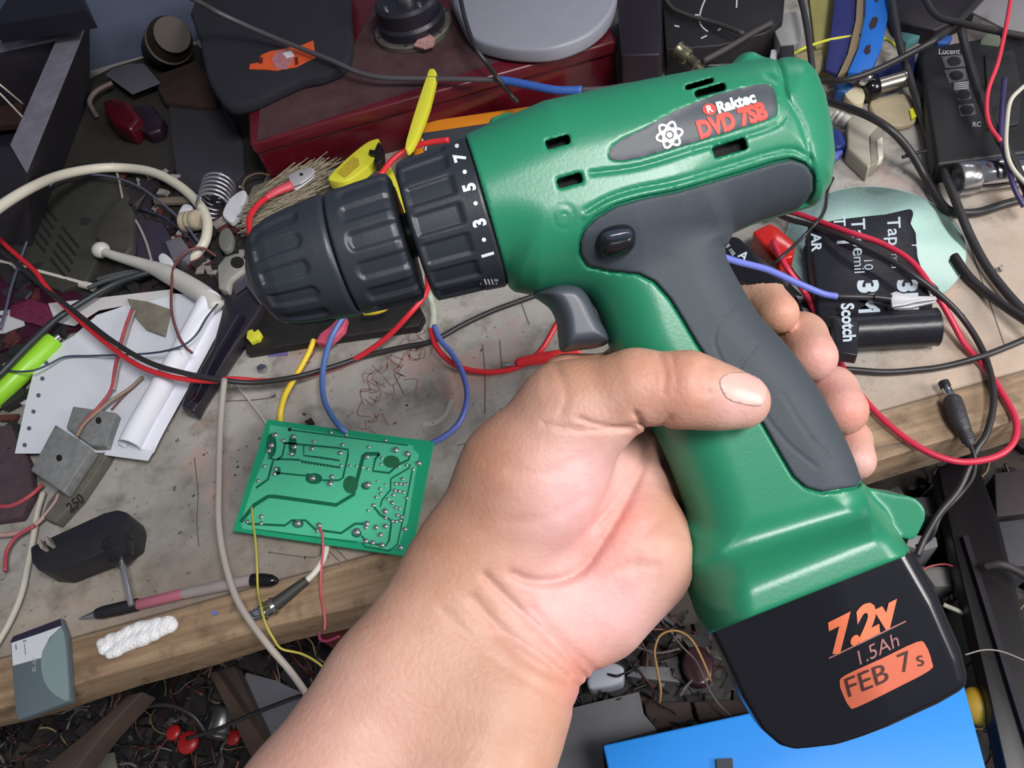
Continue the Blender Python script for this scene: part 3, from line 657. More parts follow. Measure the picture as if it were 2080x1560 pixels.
slab('grey_board', [(342,215),(448,206),(478,250),(494,290),(496,350),(470,376),(420,392),(362,385),(350,300)], 0, 6, M_('dusty_slate', (46,45,54), 0.85, var=0.15, scale=60), 'dusty slate-grey board flat on the bench left of the red box', 'board', bevel=0.001)
# charcoal tool bag with orange label
bag = slab('tool_pouch', csm([(394,0),(560,-48),(690,-60),(712,40),(706,120),(655,150),(610,160),(560,182),(508,206),(462,214),(438,190),(418,150),(404,80)], 3), 50.4, 62, M_('charcoal_cloth', (26,27,38), 0.9, var=0.25, scale=50, bump=0.6, bscale=900), 'charcoal cloth pouch with an orange label on the end of the red box', 'pouch', bevel=0.004)
hl = flat(62.4); lab = slab('label', [(506,140),(508,130),(525,127),(530,112),(548,104),(580,98),(612,92),(636,82),(641,116),(622,125),(600,136),(560,143),(540,141)], 62.0, 62.6, M_('orange_label', (222,88,40), 0.6, var=0.2, scale=200), parent=bag)
slab('printed_patch', [(552,120),(562,104),(585,98),(598,112),(592,128),(580,141),(560,140)], 62.6, 62.9, M_('label_pink', (196,130,138), 0.6, var=0.5, scale=300), parent=lab)
slab('printed_patch', [(574,108),(592,102),(598,114),(582,118)], 62.9, 63.1, M_('label_white', (205,205,210), 0.6), parent=lab)
slab('printed_patch', [(524,118),(534,116),(533,128),(526,130)], 62.6, 62.9, M_('label_dark', (90,24,20), 0.6), parent=lab)
slab('printed_patch', [(598,117),(604,115),(606,130),(600,133)], 62.6, 62.9, M_('label_dark', (0,0,0)), parent=lab)
# red lacquered metal box
RB = M_('red_lacquer', (84,12,26), 0.25, var=0.25, scale=14, coat=0.3)
x0, x1, y0, y1 = -0.158, 0.163, 0.408, 0.60
rbx = empty('red_box', ((x0+x1)/2, 0.5, ZB), 'long dark red lacquered metal box along the back of the bench', 'box')
m = MB(); m.add(*box_vf(((x0+x1)/2, (y0+y1)/2, ZB+0.0185), ((x1-x0)/2, 0, 0), (0, (y1-y0)/2-0.002, 0), (0, 0, 0.0180))); m.go('body', RB, rbx, bevel=0.002)
m = MB(); m.add(*box_vf(((x0+x1)/2, (y0+y1)/2-0.001, ZB+0.0435), ((x1-x0)/2+0.0015, 0, 0), (0, (y1-y0)/2, 0), (0, 0, 0.0065))); m.go('lid', M_('red_lid', (92,22,34), 0.30, var=0.25, scale=30), rbx, bevel=0.003)
m = MB(); m.add(*prism([(522,286),(640,248),(780,202),(940,150),(1050,112),(1120,60),(960,20),(760,20),(700,120),(600,160),(530,200)], 50.0, 50.25)); m.go('dust_film', M_('dust_film', (74,54,56), 0.9, var=0.4, scale=40, col2=S(60,30,36)), rbx)
# metal flange motor
mot = empty('round_motor', B(838,60,50), 'round black motor on a dull metal flange standing on the red box', 'motor')
c0 = B(840,58,52); rr = 0.036
V, F = lathe_vf(c0-[0,0,0.0015], c0+[0,0,0.004], [(0,0.01),(0,rr),(0.8,rr),(1,rr-0.0015),(1,0.01)], 56); obj('flange', V, F, M_('dull_flange', (128,124,116), 0.45, metal=0.6, var=0.3), mot, smooth=False)
V, F = lathe_vf(c0+[0,0,0.004], c0+[0,0,0.030], [(0,0.01),(0,0.031),(0.3,0.031),(0.42,0.029),(0.9,0.029),(1,0.026),(1,0.0)], 56); obj('case', V, F, M_('motor_black', (34,32,42), 0.35, var=0.2), mot, smooth=False)
V, F = lathe_vf(c0+[0,0,0.030], c0+[0,0,0.036], [(0,0.001),(0,0.009),(0.8,0.009),(1,0.007),(1,0)], 28); obj('bearing', V, F, STEEL, mot, smooth=False)
for k in range(4):
    a = k*1.57+0.5; q = c0+[0.0215*math.cos(a), 0.0215*math.sin(a), 0.030]; V, F = lathe_vf(q, q+[0,0,0.0018], [(0,0),(0,0.0022),(1,0.0018),(1,0)], 12); obj('screw', V, F, CHROME, mot)
for k in range(6):
    a = k*1.047+0.2; q = c0+[0.0335*math.cos(a), 0.0335*math.sin(a), 0.004]; V, F = lathe_vf(q, q+[0,0,0.0006], [(0,0),(0,0.0013),(1,0.0012),(1,0)], 10); obj('bolt_hole', V, F, DARKHOLE, mot)
slab('paper_scrap', [(840,92),(850,78),(872,68),(884,78),(880,92),(862,98)], 57, 58.5, M_('pink_scrap', (196,150,148), 0.6, var=0.4, scale=200), 'small pink and white paper scrap on the motor flange', 'scrap')
# grey oval cover
gl = slab('grey_cover', csm([(918,-10),(936,40),(958,74),(998,90),(1058,99),(1128,95),(1196,68),(1238,28),(1254,-20),(1245,-90),(1090,-130),(950,-90)], 4), 52, 66, M_('cover_grey', (140,142,154), 0.4, var=0.06), 'pale grey rounded plastic cover lying on the right end of the red box', 'cover', bevel=0.003)
slab('edge_band', csm([(914,-10),(932,42),(954,78),(996,95),(1058,104),(1130,100),(1200,72),(1243,30),(1259,-20),(1250,-95),(1090,-136),(945,-95)], 4), 50.3, 55, M_('cover_edge', (112,112,104), 0.6), parent=gl, bevel=0.001)
# black cabinet and scribbled panel behind
slab('black_speaker_box', [(1252,-80),(1332,-80),(1345,60),(1340,110),(1262,112),(1256,40)], 0, 60, M_('violet_black', (26,16,30), 0.5, var=0.2), 'tall near-black box between the grey cover and the scuffed black panel', 'box', bevel=0.002)
sp = slab('scuffed_panel', [(1342,-60),(1600,-70),(1590,40),(1556,66),(1460,92),(1352,100)], 0, 28, M_('scuffed_black', (30,28,32), 0.55, var=0.3, scale=90), 'scuffed black instrument panel with chipped white scratches, top right of the red box', 'panel', bevel=0.0015)
m = MB()
for P in ([(1434,-5),(1424,20),(1421,42),(1427,55),(1438,64)],[(1402,38),(1414,30),(1424,34)],[(1497,-5),(1496,16)],[(1424,78),(1436,72)],[(1458,62),(1464,58)],[(1370,52),(1380,54)]): m.add(*ribbon_vf(crv(P, 4), 3.0, flat(28.3)))
m.go('white_scratch', M_('scratch_white', (190,190,195), 0.7), sp)
slab('rubber_block', [(1292,118),(1300,110),(1330,110),(1338,130),(1330,160),(1294,160)], 0, 16, M_('rubber_violet', (38,36,52), 0.5, var=0.3), 'dark rubber block standing beside the scuffed black panel', 'block', bevel=0.003)
wire('cable', [(1286,160,6),(1296,132,10),(1318,124,12),(1334,140,10),(1340,160,5)], 2.2, BLKW, 'small loop of black cable above the housing top of the drill', 'cable')
BN = empty('bnc_connector', B(1400,120,14), 'tarnished silver coaxial connector at the foot of the scuffed black panel', 'connector')
cyl('collar', (1374,98,34), (1400,118,28), 7.2, M_('tarnished', (128,124,104), 0.35, metal=0.8, var=0.3), parent=BN, prof=[(0,0.5),(0,0.95),(0.15,1),(0.3,0.85),(0.5,1),(0.9,1),(1,0.7)])
cyl('barrel', (1396,115,29), (1424,142,22), 5.0, MATS['tarnished'], parent=BN, prof=[(0,0.9),(0.5,0.9),(0.55,1.1),(0.7,1.1),(0.75,0.8),(1,0.8)])
wire('bare_rod', [(1436,132,10),(1500,131,10),(1520,134,8)], 1.0, CHROME, 'thin bright metal rod lying behind the top of the drill', 'rod')
wire('cable', [(1428,124,30),(1480,96,31),(1530,66,31),(1568,46,31)], 2.6, M_('worn_black', (58,54,54), 0.6), 'stiff black cable end lying across the scuffed panel, sloping up right', 'cable')
wire('cable', [(1345,-20,33),(1362,14,33),(1400,32,33),(1450,46,33),(1510,68,36)], 2.0, M_('worn_black', (0,0,0)), 'black cable crossing the scuffed panel down to the right', 'cable')
# white cord connectors etc. to the right of panel
slab('white_socket', [(1575,30),(1620,22),(1632,60),(1625,86),(1585,90),(1572,60)], 0, 22, M_('dusty_white', (150,150,150), 0.6, var=0.15), 'dusty white plastic socket housing right of the scuffed panel', 'socket', bevel=0.001)
slab('black_socket', [(1585,76),(1598,64),(1612,68),(1614,110),(1596,124),(1584,110)], 0, 20, M_('socket_black', (36,32,40), 0.6), 'small black plug standing in front of the dusty white socket', 'plug', bevel=0.001)
slab('white_tab', [(1566,100),(1582,98),(1580,124),(1562,128)], 0, 12, WHITEP, 'small white plastic tab behind the tail end of the drill', 'tab', bevel=0.001)
slab('yellow_board', [(1640,-40),(1702,-40),(1694,60),(1690,150),(1662,146),(1652,60)], 0, 4, M_('pale_yellow_board', (168,160,96), 0.6, var=0.15), 'pale yellow board strip standing behind the drill, left of the blue bracket', 'board', bevel=0.0005)
slab('beige_pad', [(1608,100),(1640,92),(1674,110),(1678,138),(1660,148),(1630,150),(1606,130)], 0, 8, M_('beige_pad', (156,146,112), 0.7, var=0.15), 'beige foam pad at the foot of the pale yellow board', 'pad', bevel=0.002)
wire('wire', [(1590,126,12),(1620,104,14),(1660,88,16),(1700,78,18),(1760,72,16),(1800,80,14),(1824,96,12)], 1.3, M_('yellow_green_pvc', (200,200,60), 0.45), 'yellow wire arching behind the blue slotted bracket', 'wire')
# blue slotted bracket
bb = slab('slotted_bracket', [(1760,-60),(1806,-60),(1803,40),(1792,92),(1768,150),(1722,146),(1744,96),(1757,30)], 20, 25, M_('bright_blue_metal', (28,104,196), 0.4), 'bright blue slotted metal bracket standing at the top right of the drill', 'bracket', bevel=0.0008)
for P in ([(1772,36),(1780,33),(1784,40),(1779,54),(1769,60),(1765,52)],[(1760,92),(1768,90),(1768,106),(1760,111),(1754,104)],[(1776,-4),(1782,-6),(1784,2),(1778,5)]): slab('slot', P, 25, 25.3, M_('slot_brown', (48,30,34), 0.8), parent=bb)
slab('navy_strap', [(1702,-60),(1742,-60),(1738,40),(1722,110),(1700,150),(1676,140),(1688,60)], 14, 18, M_('navy_strap', (36,42,106), 0.6, var=0.15), 'navy blue strap standing left of the bright blue bracket', 'strap', bevel=0.0008)
slab('cardboard_edge', [(1744,-60),(1758,-60),(1754,30),(1742,96),(1722,144),(1702,152),(1722,108),(1738,40)], 14, 21, M_('cardboard', (138,120,96), 0.8), 'strip of brown cardboard between the navy strap and blue bracket', 'cardboard', bevel=0.0008)
slab('blue_sheet', [(1760,150),(1850,108),(1862,130),(1820,160),(1770,172)], 0, 6, M_('blue_sheet', (40,60,150), 0.4), 'blue plastic sheet piece under the chrome switch', 'sheet', bevel=0.0005)
# chrome switch
sw = empty('rocker_switch', B(1800,175,8), 'chrome and black barrel switch right of the drill tail', 'switch')
cyl('barrel', (1782,176,12), (1838,160,12), 7.0, M_('satin_metal', (170,164,154), 0.25, metal=0.85), parent=sw, prof=[(0,0.9),(0.9,0.9),(0.92,1),(1,1),(1,0.7)])
cyl('ring', (1754,182,12), (1782,176,12), 9.5, M_('gloss_black', (16,16,20), 0.12), parent=sw, prof=[(0,0.7),(0.15,0.95),(0.4,1),(0.85,1),(1,0.85)])
V, F = ball_vf(B(1758,158,20), 0.0065, n=18, m=12); obj('cap', V, F, CHROME, sw, smooth=True)
slab('ivory_button', csm([(1716,190),(1726,172),(1745,168),(1757,190),(1752,206),(1732,208)]), 0, 12, M_('ivory', (206,196,166), 0.5, var=0.1), 'ivory plastic button against the chrome and black switch', 'button', bevel=0.002)
slab('teal_stopper', [(1694,168),(1720,158),(1735,172),(1718,186),(1698,184)], 0, 14, M_('teal_blue', (24,70,124), 0.4), 'dark teal plastic stopper beside the ivory button', 'stopper', bevel=0.002)
slab('red_bead', [(1640,174),(1654,172),(1665,184),(1658,196),(1644,192)], 0, 20, M_('coral_red', (206,60,66), 0.4), 'little coral red bead peeking out right of the drill end', 'bead', bevel=0.002)
slab('crumpled_tape', csm([(1768,205),(1800,196),(1842,190),(1858,215),(1860,245),(1830,256),(1798,250),(1776,232)]), 0, 5, M_('masking_tape', (186,172,142), 0.7, var=0.25, scale=60, bump=0.5, bscale=200), 'crumpled beige masking tape behind the grey data connector', 'tape', bevel=0.0015)
slab('yellow_cable_tie', [(1848,222),(1856,218),(1862,236),(1852,242)], 5, 7, M_('tie_yellow', (214,214,40), 0.5), 'bit of bright yellow plastic on the crumpled beige tape', 'tie')
# D-sub connector hood
ds = empty('data_connector', B(1755,285,6), 'beige D-shaped data connector hood standing right of the drill tail', 'connector')
slab('hood', [(1720,243),(1755,224),(1790,248),(1766,272),(1770,334),(1764,340),(1722,300)], 0, 15, M_('hood_beige', (162,158,144), 0.5, var=0.08), parent=ds, bevel=0.0018)
slab('face', [(1767,271),(1790,250),(1792,318),(1782,330),(1768,338)], 2, 13, M_('face_grey', (136,132,120), 0.5), parent=ds, bevel=0.001)
slab('plug_face', [(1780,284),(1793,276),(1795,318),(1784,326)], 7, 14, M_('plug_ivory', (216,210,196), 0.5), parent=ds, bevel=0.001)
cyl('cable_clamp', (1692,238,10), (1724,250,10), 6, M_('clamp_pale', (190,188,182), 0.5), parent=ds, prof=[(0,0.7),(0.1,1),(0.25,0.8),(0.4,1),(0.55,0.8),(0.7,1),(1,0.9)])
slab('blue_clip', [(1676,250),(1712,266),(1722,292),(1700,300),(1680,290)], 0, 12, M_('royal_blue', (38,52,120), 0.4), 'royal blue plastic clip tucked behind the beige data connector', 'clip', bevel=0.002)
gt = slab('glass_fuse', [(1690,302),(1716,280),(1728,292),(1700,322)], 0, 6, M_('fuse_glass', (150,176,170), 0.1, spec=0.8), 'small glass piece with violet tip left of the data connector', 'fuse', bevel=0.002)
slab('end_cap', [(1692,310),(1706,302),(1714,306),(1698,322)], 2, 8, M_('violet_tip', (110,116,206), 0.4), parent=gt, bevel=0.001)
# transceiver block (black box, printed)
lb = slab('black_network_module', [(1866,98),(2090,60),(2150,300),(1902,334),(1880,200)], 0, 20, M_('module_black', (26,25,29), 0.5, var=0.2), 'black electronic module with white printed lettering at the right edge', 'module', bevel=0.003)
hl2 = flat(20.3)
V, F = text_vf('Lucent', (1928,105), (0.995,-0.02), (0.05,-1), hl2, 16, 0.02, cuts=0); obj('printed_word', V, F, M_('print_grey', (170,168,170), 0.6), lb)
V, F = text_vf('RC', (1984,253), (0.995,-0.02), (0.05,-1), hl2, 14, 0.02, cuts=0); obj('printed_word', V, F, MATS['print_grey'], lb)
for P in ([(1912,115),(1958,110),(1962,134),(1920,138)],[(1918,143),(1960,138),(1966,162),(1928,168)],[(1940,182),(1970,180),(1974,200),(1946,204)],[(1946,214),(1978,210),(1982,232),(1952,236)]):
    p_ = slab('printed_square', P, 20, 20.3, M_('square_grey', (84,84,88), 0.6), parent=lb); cx = sum(q[0] for q in P)/4; cy = sum(q[1] for q in P)/4
    slab('square_figure', csm([(cx-14,cy-2),(cx-6,cy-9),(cx+8,cy-8),(cx+14,cy),(cx+8,cy+8),(cx-8,cy+9)]), 20.3, 20.5, M_('figure_black', (16,14,18), 0.6), parent=p_)
for k in range(4): slab('printed_line', [(1938,168+k*4),(1968,165+k*4),(1968,167+k*4),(1938,170+k*4)], 20, 20.3, MATS['print_grey'], parent=lb)
cyl('ring', (2012,86,20), (2012,86,22), 7, M_('olive_ring', (96,104,90), 0.4), parent=lb)
slab('moulded_well', [(2000,110),(2060,100),(2076,180),(2070,250),(2010,262)], 20, 22, M_('module_grain', (40,40,42), 0.6, var=0.4, scale=160), parent=lb, bevel=0.0008)
slab('grey_sheet', [(1962,18),(1990,2),(2090,-40),(2140,60),(2074,74)], 24, 26, M_('pale_grey_sheet', (128,126,130), 0.6, var=0.08), 'pale grey sheet in the top right corner above the black module', 'sheet', bevel=0.0005)
slab('dark_tray', [(1806,-60),(2000,-60),(1985,10),(1960,30),(1900,60),(1822,44),(1808,10)], 0, 16, M_('tray_black', (26,20,28), 0.5, var=0.2), 'black tray at the top right behind the crossing cables', 'tray', bevel=0.002)
slab('teal_cloth', [(1822,50),(1876,56),(1880,66),(1842,88),(1828,78)], 0, 8, M_('teal_cloth', (78,130,134), 0.8, var=0.3, scale=200), 'small patch of teal cloth beneath the crossing black cables', 'cloth', bevel=0.001)
slab('blue_wrapper', [(1896,80),(1920,68),(1936,74),(1926,86),(1904,88)], 6, 12, M_('wrapper_blue', (40,90,170), 0.4, var=0.3, scale=200), 'crumpled blue wrapper behind the black printed module', 'wrapper', bevel=0.001)
slab('dark_blue_foil', [(1770,140),(1860,106),(1856,150),(1790,160)], 6, 9, M_('foil_navy', (28,34,92), 0.2), 'dark blue foil strip above the chrome switch', 'foil')
# steel tube lower right of module
stt = empty('steel_tube', B(2000,365,10), 'shiny steel tube fitting lying at the right edge below the black module', 'tube')
cyl('ferrule', (1944,364,14), (1984,358,14), 12.0, M_('ferrule', (190,190,192), 0.25, metal=0.9), parent=stt, prof=[(0.3,0.0),(0.28,0.7),(0,0.72),(0,0.95),(0.08,1),(0.85,1),(1,0.9),(1,0.5)], n=32)
cyl('tube', (1980,358,14), (2110,340,14), 11.0, M_('polished_tube', (200,200,205), 0.12, metal=1.0), parent=stt, n=32)

slab('olive_board', [(182,160),(230,136),(330,106),(400,90),(514,200),(540,352),(520,400),(350,404),(300,346),(236,340),(70,350),(120,250)], 0, 1.6, M_('dark_olive', (44,42,36), 0.85, var=0.4, scale=60), 'dark olive board added to darken the back left of the bench', 'board')  # board added to darken a back left that came out too bright

slab('dark_mat', [(-40,470),(40,352),(236,342),(300,346),(350,400),(470,380),(500,400),(520,560),(440,596),(200,605),(90,640),(40,720),(-40,760)], 0, 0.9, M_('mat_dark', (48,44,42), 0.85, var=0.45, scale=70), 'thin dark mat added to darken the bench under the left-hand clutter below the cream hose', 'mat')  # thin sheet added to carry the darkening on under the clutter
# ================================================================ LEFT CLUTTER
vc = slab('vented_case', [(60,352),(235,338),(262,400),(246,430),(190,540),(172,572),(120,590),(60,566),(16,520),(30,430)], 0, 9, M_('olive_grey_case', (54,54,48), 0.7, var=0.25, scale=120), 'olive-grey vented plastic case lying under the white hose', 'case', bevel=0.0012)
for k in range(5):
    a = np.array([84-k*6+0, 405+k*16]); 
    for g in (0, 1):
        s_ = a+np.array([44*g, 54*g]); slab('vent_slot', [tuple(s_), tuple(s_+[34,42]), tuple(s_+[30,46]), tuple(s_+[-4,4])], 9, 9.2, M_('slot_black', (14,12,14), 0.9), parent=vc)
def bits(name, n, poly, m, h, smin_, smax_, seed, label, cat, kinds='box'):
    R_ = random.Random(seed); m_ = MB(); P = np.array(poly, float); lo, hi = P.min(0), P.max(0); k = 0
    while k < n:
        x, y = R_.uniform(lo[0], hi[0]), R_.uniform(lo[1], hi[1])
        if poly_sdf(P, np.array([x]), np.array([y]))[0] > 0: continue
        s_ = R_.uniform(smin_, smax_)*0.001; c = B(x, y, h+s_*500); a = R_.uniform(0, 3.14); t = R_.uniform(-0.3, 0.3)
        ax = np.array([math.cos(a), math.sin(a), t*0.4])*s_*R_.uniform(0.6, 1.6); ay = np.array([-math.sin(a), math.cos(a), 0])*s_*R_.uniform(0.4, 0.9); az = np.array([0, 0, 1.0])*s_*R_.uniform(0.15, 0.5)
        V, F = box_vf(c, ax, ay, az); j = [np.array(v)+np.array([R_.uniform(-1, 1) for _ in range(3)])*s_*0.18 for v in V]; m_.add(j, F); k += 1
    return m_.go(name, m, label=label, cat=cat, kind='stuff')
zoneL = [(-40,480),(40,360),(240,330),(300,350),(480,360),(520,500),(460,600),(330,590),(60,720),(40,900),(-40,1000)]
bits('dark_debris', 230, zoneL, M_('debris_dark', (46,42,46), 0.6, var=0.4), 0, 3, 9, 1, 'dark grit and broken plastic bits strewn under the left-hand wires', 'debris')
bits('rusty_debris', 70, zoneL, M_('debris_rust', (96,50,48), 0.6, var=0.4), 2, 2, 6, 2, 'reddish brown plastic crumbs strewn under the left-hand wires', 'debris')
bits('pale_debris', 46, [(230,350),(520,350),(520,560),(400,560),(280,520)], M_('debris_pale', (166,160,156), 0.5, var=0.3), 2, 2, 5, 3, 'pale plastic and metal crumbs around the coil spring', 'debris')
bits('bench_grit', 60, [(300,690),(900,650),(900,860),(880,1160),(100,1260),(60,1200),(350,1000)], M_('grit_dark', (60,48,44), 0.7), 0, 0.25, 0.8, 4, 'tiny dark crumbs of grit scattered over the grey bench top', 'grit')
slab('maroon_sheet', [(-30,480),(28,520),(60,580),(150,590),(200,620),(180,660),(60,690),(-30,720)], 0, 5, M_('maroon_film', (72,24,48), 0.35, var=0.4, scale=80), 'dark maroon plastic film under the thin grey wire at the left edge', 'film', bevel=0.001)
slab('pink_tissue', [(20,622),(60,606),(108,620),(110,650),(86,662),(52,652),(18,640)], 5, 9, M_('magenta_film', (128,46,78), 0.5, var=0.5, scale=250, bump=0.6), 'crumpled magenta film scrap on the dark maroon sheet', 'film', bevel=0.001)
slab('white_card', [(-30,636),(40,626),(50,660),(8,676),(-30,680)], 6, 7, M_('card_white', (198,198,206), 0.8), 'white card corner at the left edge beneath the magenta scrap', 'card')
slab('brown_cloth', [(-30,870),(20,860),(60,940),(66,1000),(40,1050),(-30,1060)], 0, 8, M_('mauve_cloth', (84,66,74), 0.9, var=0.4, scale=60, bump=0.6), 'mauve-brown cloth at the left edge below the lime green cell', 'cloth', bevel=0.002)
wire('hose', [(-40,455,84),(0,420,78),(60,383,66),(120,357,44),(190,343,24),(250,341,14),(310,350,14),(360,375,14),(400,410,14),(420,445,14),(418,485,12),(400,515,8),(384,530,5)], 4.3, M_('cream_hose', (206,202,186), 0.42), 'thick cream hose bending in a wide arc at the upper left', 'hose', n=16)
wire('cream_cable', [(-30,528,6),(20,538,6),(80,554,6),(140,570,6),(190,584,6)], 3.4, M_('cream_cable', (206,202,190), 0.42), 'thick cream cable end below the vented case', 'cable', n=14)
wire('grey_wire', [(0,668,12),(14,620,14),(24,580,14),(44,520,13),(66,460,13),(82,410,14),(96,384,18),(120,364,20),(160,356,20),(220,358,20),(280,378,18),(330,414,16),(370,450,14),(402,490,12)], 1.1, M_('slate_wire', (86,86,106), 0.5), 'thin slate-grey wire looping beside the cream hose', 'wire')
wire('beige_string', [(228,330,10),(240,360,11),(254,420,10),(278,452,9),(296,490,8),(308,530,8)], 1.1, GRYW, 'thin beige string hanging inside the arc of the cream hose', 'string')
wire('dark_wire', [(286,424,6),(330,440,7),(370,470,7),(400,500,6)], 1.0, NAVYW, 'short navy wire under the arc of the cream hose', 'wire')
slab('grey_bracket', [(192,480),(206,440),(250,398),(270,430),(268,500),(250,520),(214,500)], 0, 14, M_('bracket_grey', (66,64,58), 0.6, var=0.3), 'dull grey plastic bracket behind the white lever', 'bracket', bevel=0.002)
slab('tan_stick', [(310,402),(400,396),(402,410),(312,412)], 4, 8, M_('tan_stick', (116,106,92), 0.7), 'dusty tan stick lying above the ribbed spool', 'stick', bevel=0.0005)
slab('dark_box', [(270,440),(330,452),(356,500),(352,540),(280,540)], 0, 8, M_('purple_plastic', (58,52,70), 0.5, var=0.3), 'dark purple-grey plastic block under the thin beige string', 'block', bevel=0.001)
slab('grey_block', [(334,490),(366,480),(388,510),(376,528),(350,528)], 0, 13, M_('mid_grey', (104,100,110), 0.6), 'mid-grey plastic cube beside the white lever', 'cube', bevel=0.001)
# spring
P = []
for t in np.linspace(0, 6.2*2*math.pi, 260):
    c = B(446, 374, 13)*(1-t/39)+B(432, 424, 13)*(t/39); ax = B(432,424,13)-B(446,374,13); ax /= np.linalg.norm(ax); u = np.cross(ax, [0,0,1.0]); P.append(c+0.0135*(math.cos(t)*u+math.sin(t)*np.array([0,0,1.0])))
V, F = tube_vf(P, 0.0013, 8); obj('coil_spring', V, F, M_('spring_steel', (176,176,184), 0.3, metal=0.8), None, 'silver coil spring standing among debris right of the cream hose', 'spring', smooth=True)
kn = cyl('ribbed_spool', (372,452,10), (408,446,14), 9, M_('ribbed_cream', (178,166,142), 0.6, var=0.2), 'cream ribbed spool beneath the coil spring', 'spool', prof=[(0,0.7),(0.1,1),(0.3,1),(0.35,0.93),(0.4,1),(0.55,1),(0.6,0.93),(0.65,1),(0.9,1),(1,0.85)])
slab('white_chip', csm([(452,432),(466,404),(492,386),(500,396),(488,430),(470,450),(458,444)]), 8, 14, WHITEP, 'white torn foam chip right of the coil spring', 'foam', bevel=0.002)
slab('white_tab', csm([(360,434),(372,414),(390,418),(380,442),(362,450)]), 6, 14, WHITEP, 'white plastic tab above the ribbed spool', 'tab', bevel=0.002)
slab('white_wedge', csm([(322,520),(332,514),(348,526),(346,536),(326,534)]), 8, 14, WHITEP, 'white plastic wedge beside the white lever', 'wedge', bevel=0.001)
# white lever
lev = empty('white_lever', B(320,560,10), 'white plastic lever with a round knob pointing up left', 'lever')
Vk, Fk = ball_vf(B(205,508,17), 0.0072, 1.05, 1.0, 0.95, 20, 14); obj('knob', Vk, Fk, M_('lever_white', (196,194,188), 0.45, var=0.1), lev, smooth=True)
pts = wpts([(212,512,17),(240,522,17),(290,537,17),(330,552,17),(380,578,18),(420,604,18),(440,628,16)]); rad = np.interp(np.linspace(0, 1, len(pts)), [0, 0.2, 0.4, 0.55, 0.8, 1], [3.6, 4.2, 5.6, 7.6, 7.8, 7.2])*0.001
V, F = tube_vf(pts, rad, 18); obj('arm', V, F, MATS['lever_white'], lev, smooth=True)
# paper sheets
sheet = slab('printer_paper', [(30,921),(50,830),(72,738),(96,712),(150,682),(196,640),(300,606),(350,596),(420,600),(418,660),(360,760),(290,860),(250,918),(120,921)], 9, 9.5, PAPER, 'white sheet of printer paper with sprocket holes along its edge', 'paper')
for x, y in ((94,737),(86,769),(78,803),(68,836),(59,870),(50,904),(330,599),(132,619)): slab('sprocket_hole', ov(x, y, 4.5, 4.5, 14), 9.5, 9.6, M_('hole_grey', (90,92,104), 0.9), parent=sheet)
sheet2 = slab('printer_paper', [(98,616),(190,606),(344,588),(352,600),(300,612),(200,630),(150,662),(112,654)], 9.6, 10.1, M_('paper_warm', (206,204,204), 0.8), 'narrow strip of warm white paper with one hole, above the larger sheet', 'paper')
slab('sprocket_hole', ov(132, 619, 5, 4, 14), 10.1, 10.2, MATS['hole_grey'], parent=sheet2)
# rolled paper: part of a curled page
Pa = [(445,575,14),(385,660,14),(325,770,14),(262,880,14),(240,930,13)]; c = wpts([(430,600,17),(392,672,17),(340,765,17),(285,860,17),(262,905,16)])
V, F = [], []; n = 18; T = np.gradient(c, axis=0)
for i, p in enumerate(c):
    t = T[i]/np.linalg.norm(T[i]); u = np.cross(t, [0,0,1.0]); u /= np.linalg.norm(u)
    for k in range(n+9):
        if k <= n: a = math.pi*1.45*k/n-0.75; q = p+0.0078*(math.cos(a)*u+math.sin(a)*np.array([0,0,1.0]))
        else: q = p+u*(-0.0035-(k-n)*0.0016)*1.0+np.array([0,0,0.0078*math.sin(math.pi*1.45-0.75)])+np.array([0,0,-0.0002*(k-n)])
        V.append(q)
w = n+9
for i in range(len(c)-1):
    for k in range(w-1): F.append((i*w+k, i*w+k+1, (i+1)*w+k+1, (i+1)*w+k))
obj('paper_roll', V, F, M_('roll_paper', (226,228,238), 0.8), None, 'white page curled into a loose roll beside the black cutter', 'paper', smooth=True, solid=0.0003)
slab('paper_flap', [(230,868),(272,872),(308,880),(318,905),(300,936),(212,924)], 9.7, 10.2, PAPER, 'white paper corner lying under the lower end of the roll', 'paper')
slab('mica_plate', [(258,606),(300,612),(346,628),(334,682),(296,668),(276,645)], 11, 13, M_('mica_grey', (136,130,116), 0.6, var=0.35, scale=120), 'angular grey-brown mica plate lying on the white paper', 'plate', bevel=0.0004)
# cement blocks
cem = M_('cement_grey', (120,118,114), 0.75, var=0.25, scale=150)
lb2 = slab('power_resistor', [(186,905),(232,838),(246,856),(214,930),(160,1010),(112,1062),(84,1050),(96,1020)], 0, 9, M_('cement_dark', (104,100,92), 0.75, var=0.25, scale=150), 'long grey cement power resistor printed with a number, under the square blocks', 'resistor', bevel=0.001)
V, F = text_vf('250', (153,1022), (0.76,-0.65), (-0.55,-0.83), flat(9.3), 26, 0.03, cuts=0); obj('printed_number', V, F, M_('dark_print', (40,38,38), 0.7), lb2)
def sq_block(P, h0, h1, hole, lab):
    o = slab('rectifier_block', P, h0, h1, M_('block_grey', (142,144,144), 0.5, var=0.35, scale=200), lab, 'rectifier', bevel=0.0008, group='grey square rectifier blocks')
    slab('mounting_hole', ov(hole[0], hole[1], 6, 7, 16), h1, h1+0.15, DARKHOLE, parent=o); return o
sq_block([(148,825),(236,838),(214,905),(184,905),(134,868)], 10, 17, (200,854), 'grey square rectifier block, the one further back by the paper roll')
sq_block([(112,862),(186,912),(128,1000),(62,955)], 10, 19, (120,930), 'grey square rectifier block with a dark central hole, nearer the bench edge')
def ends(o): return o
wire('red_wire', [(268,628,16),(256,660,17),(244,700,17),(234,745,17),(226,790,17),(204,822,18),(178,850,19),(160,872,20)], 1.2, PINKW, 'dusty red wire running down the white paper to the square blocks', 'wire')
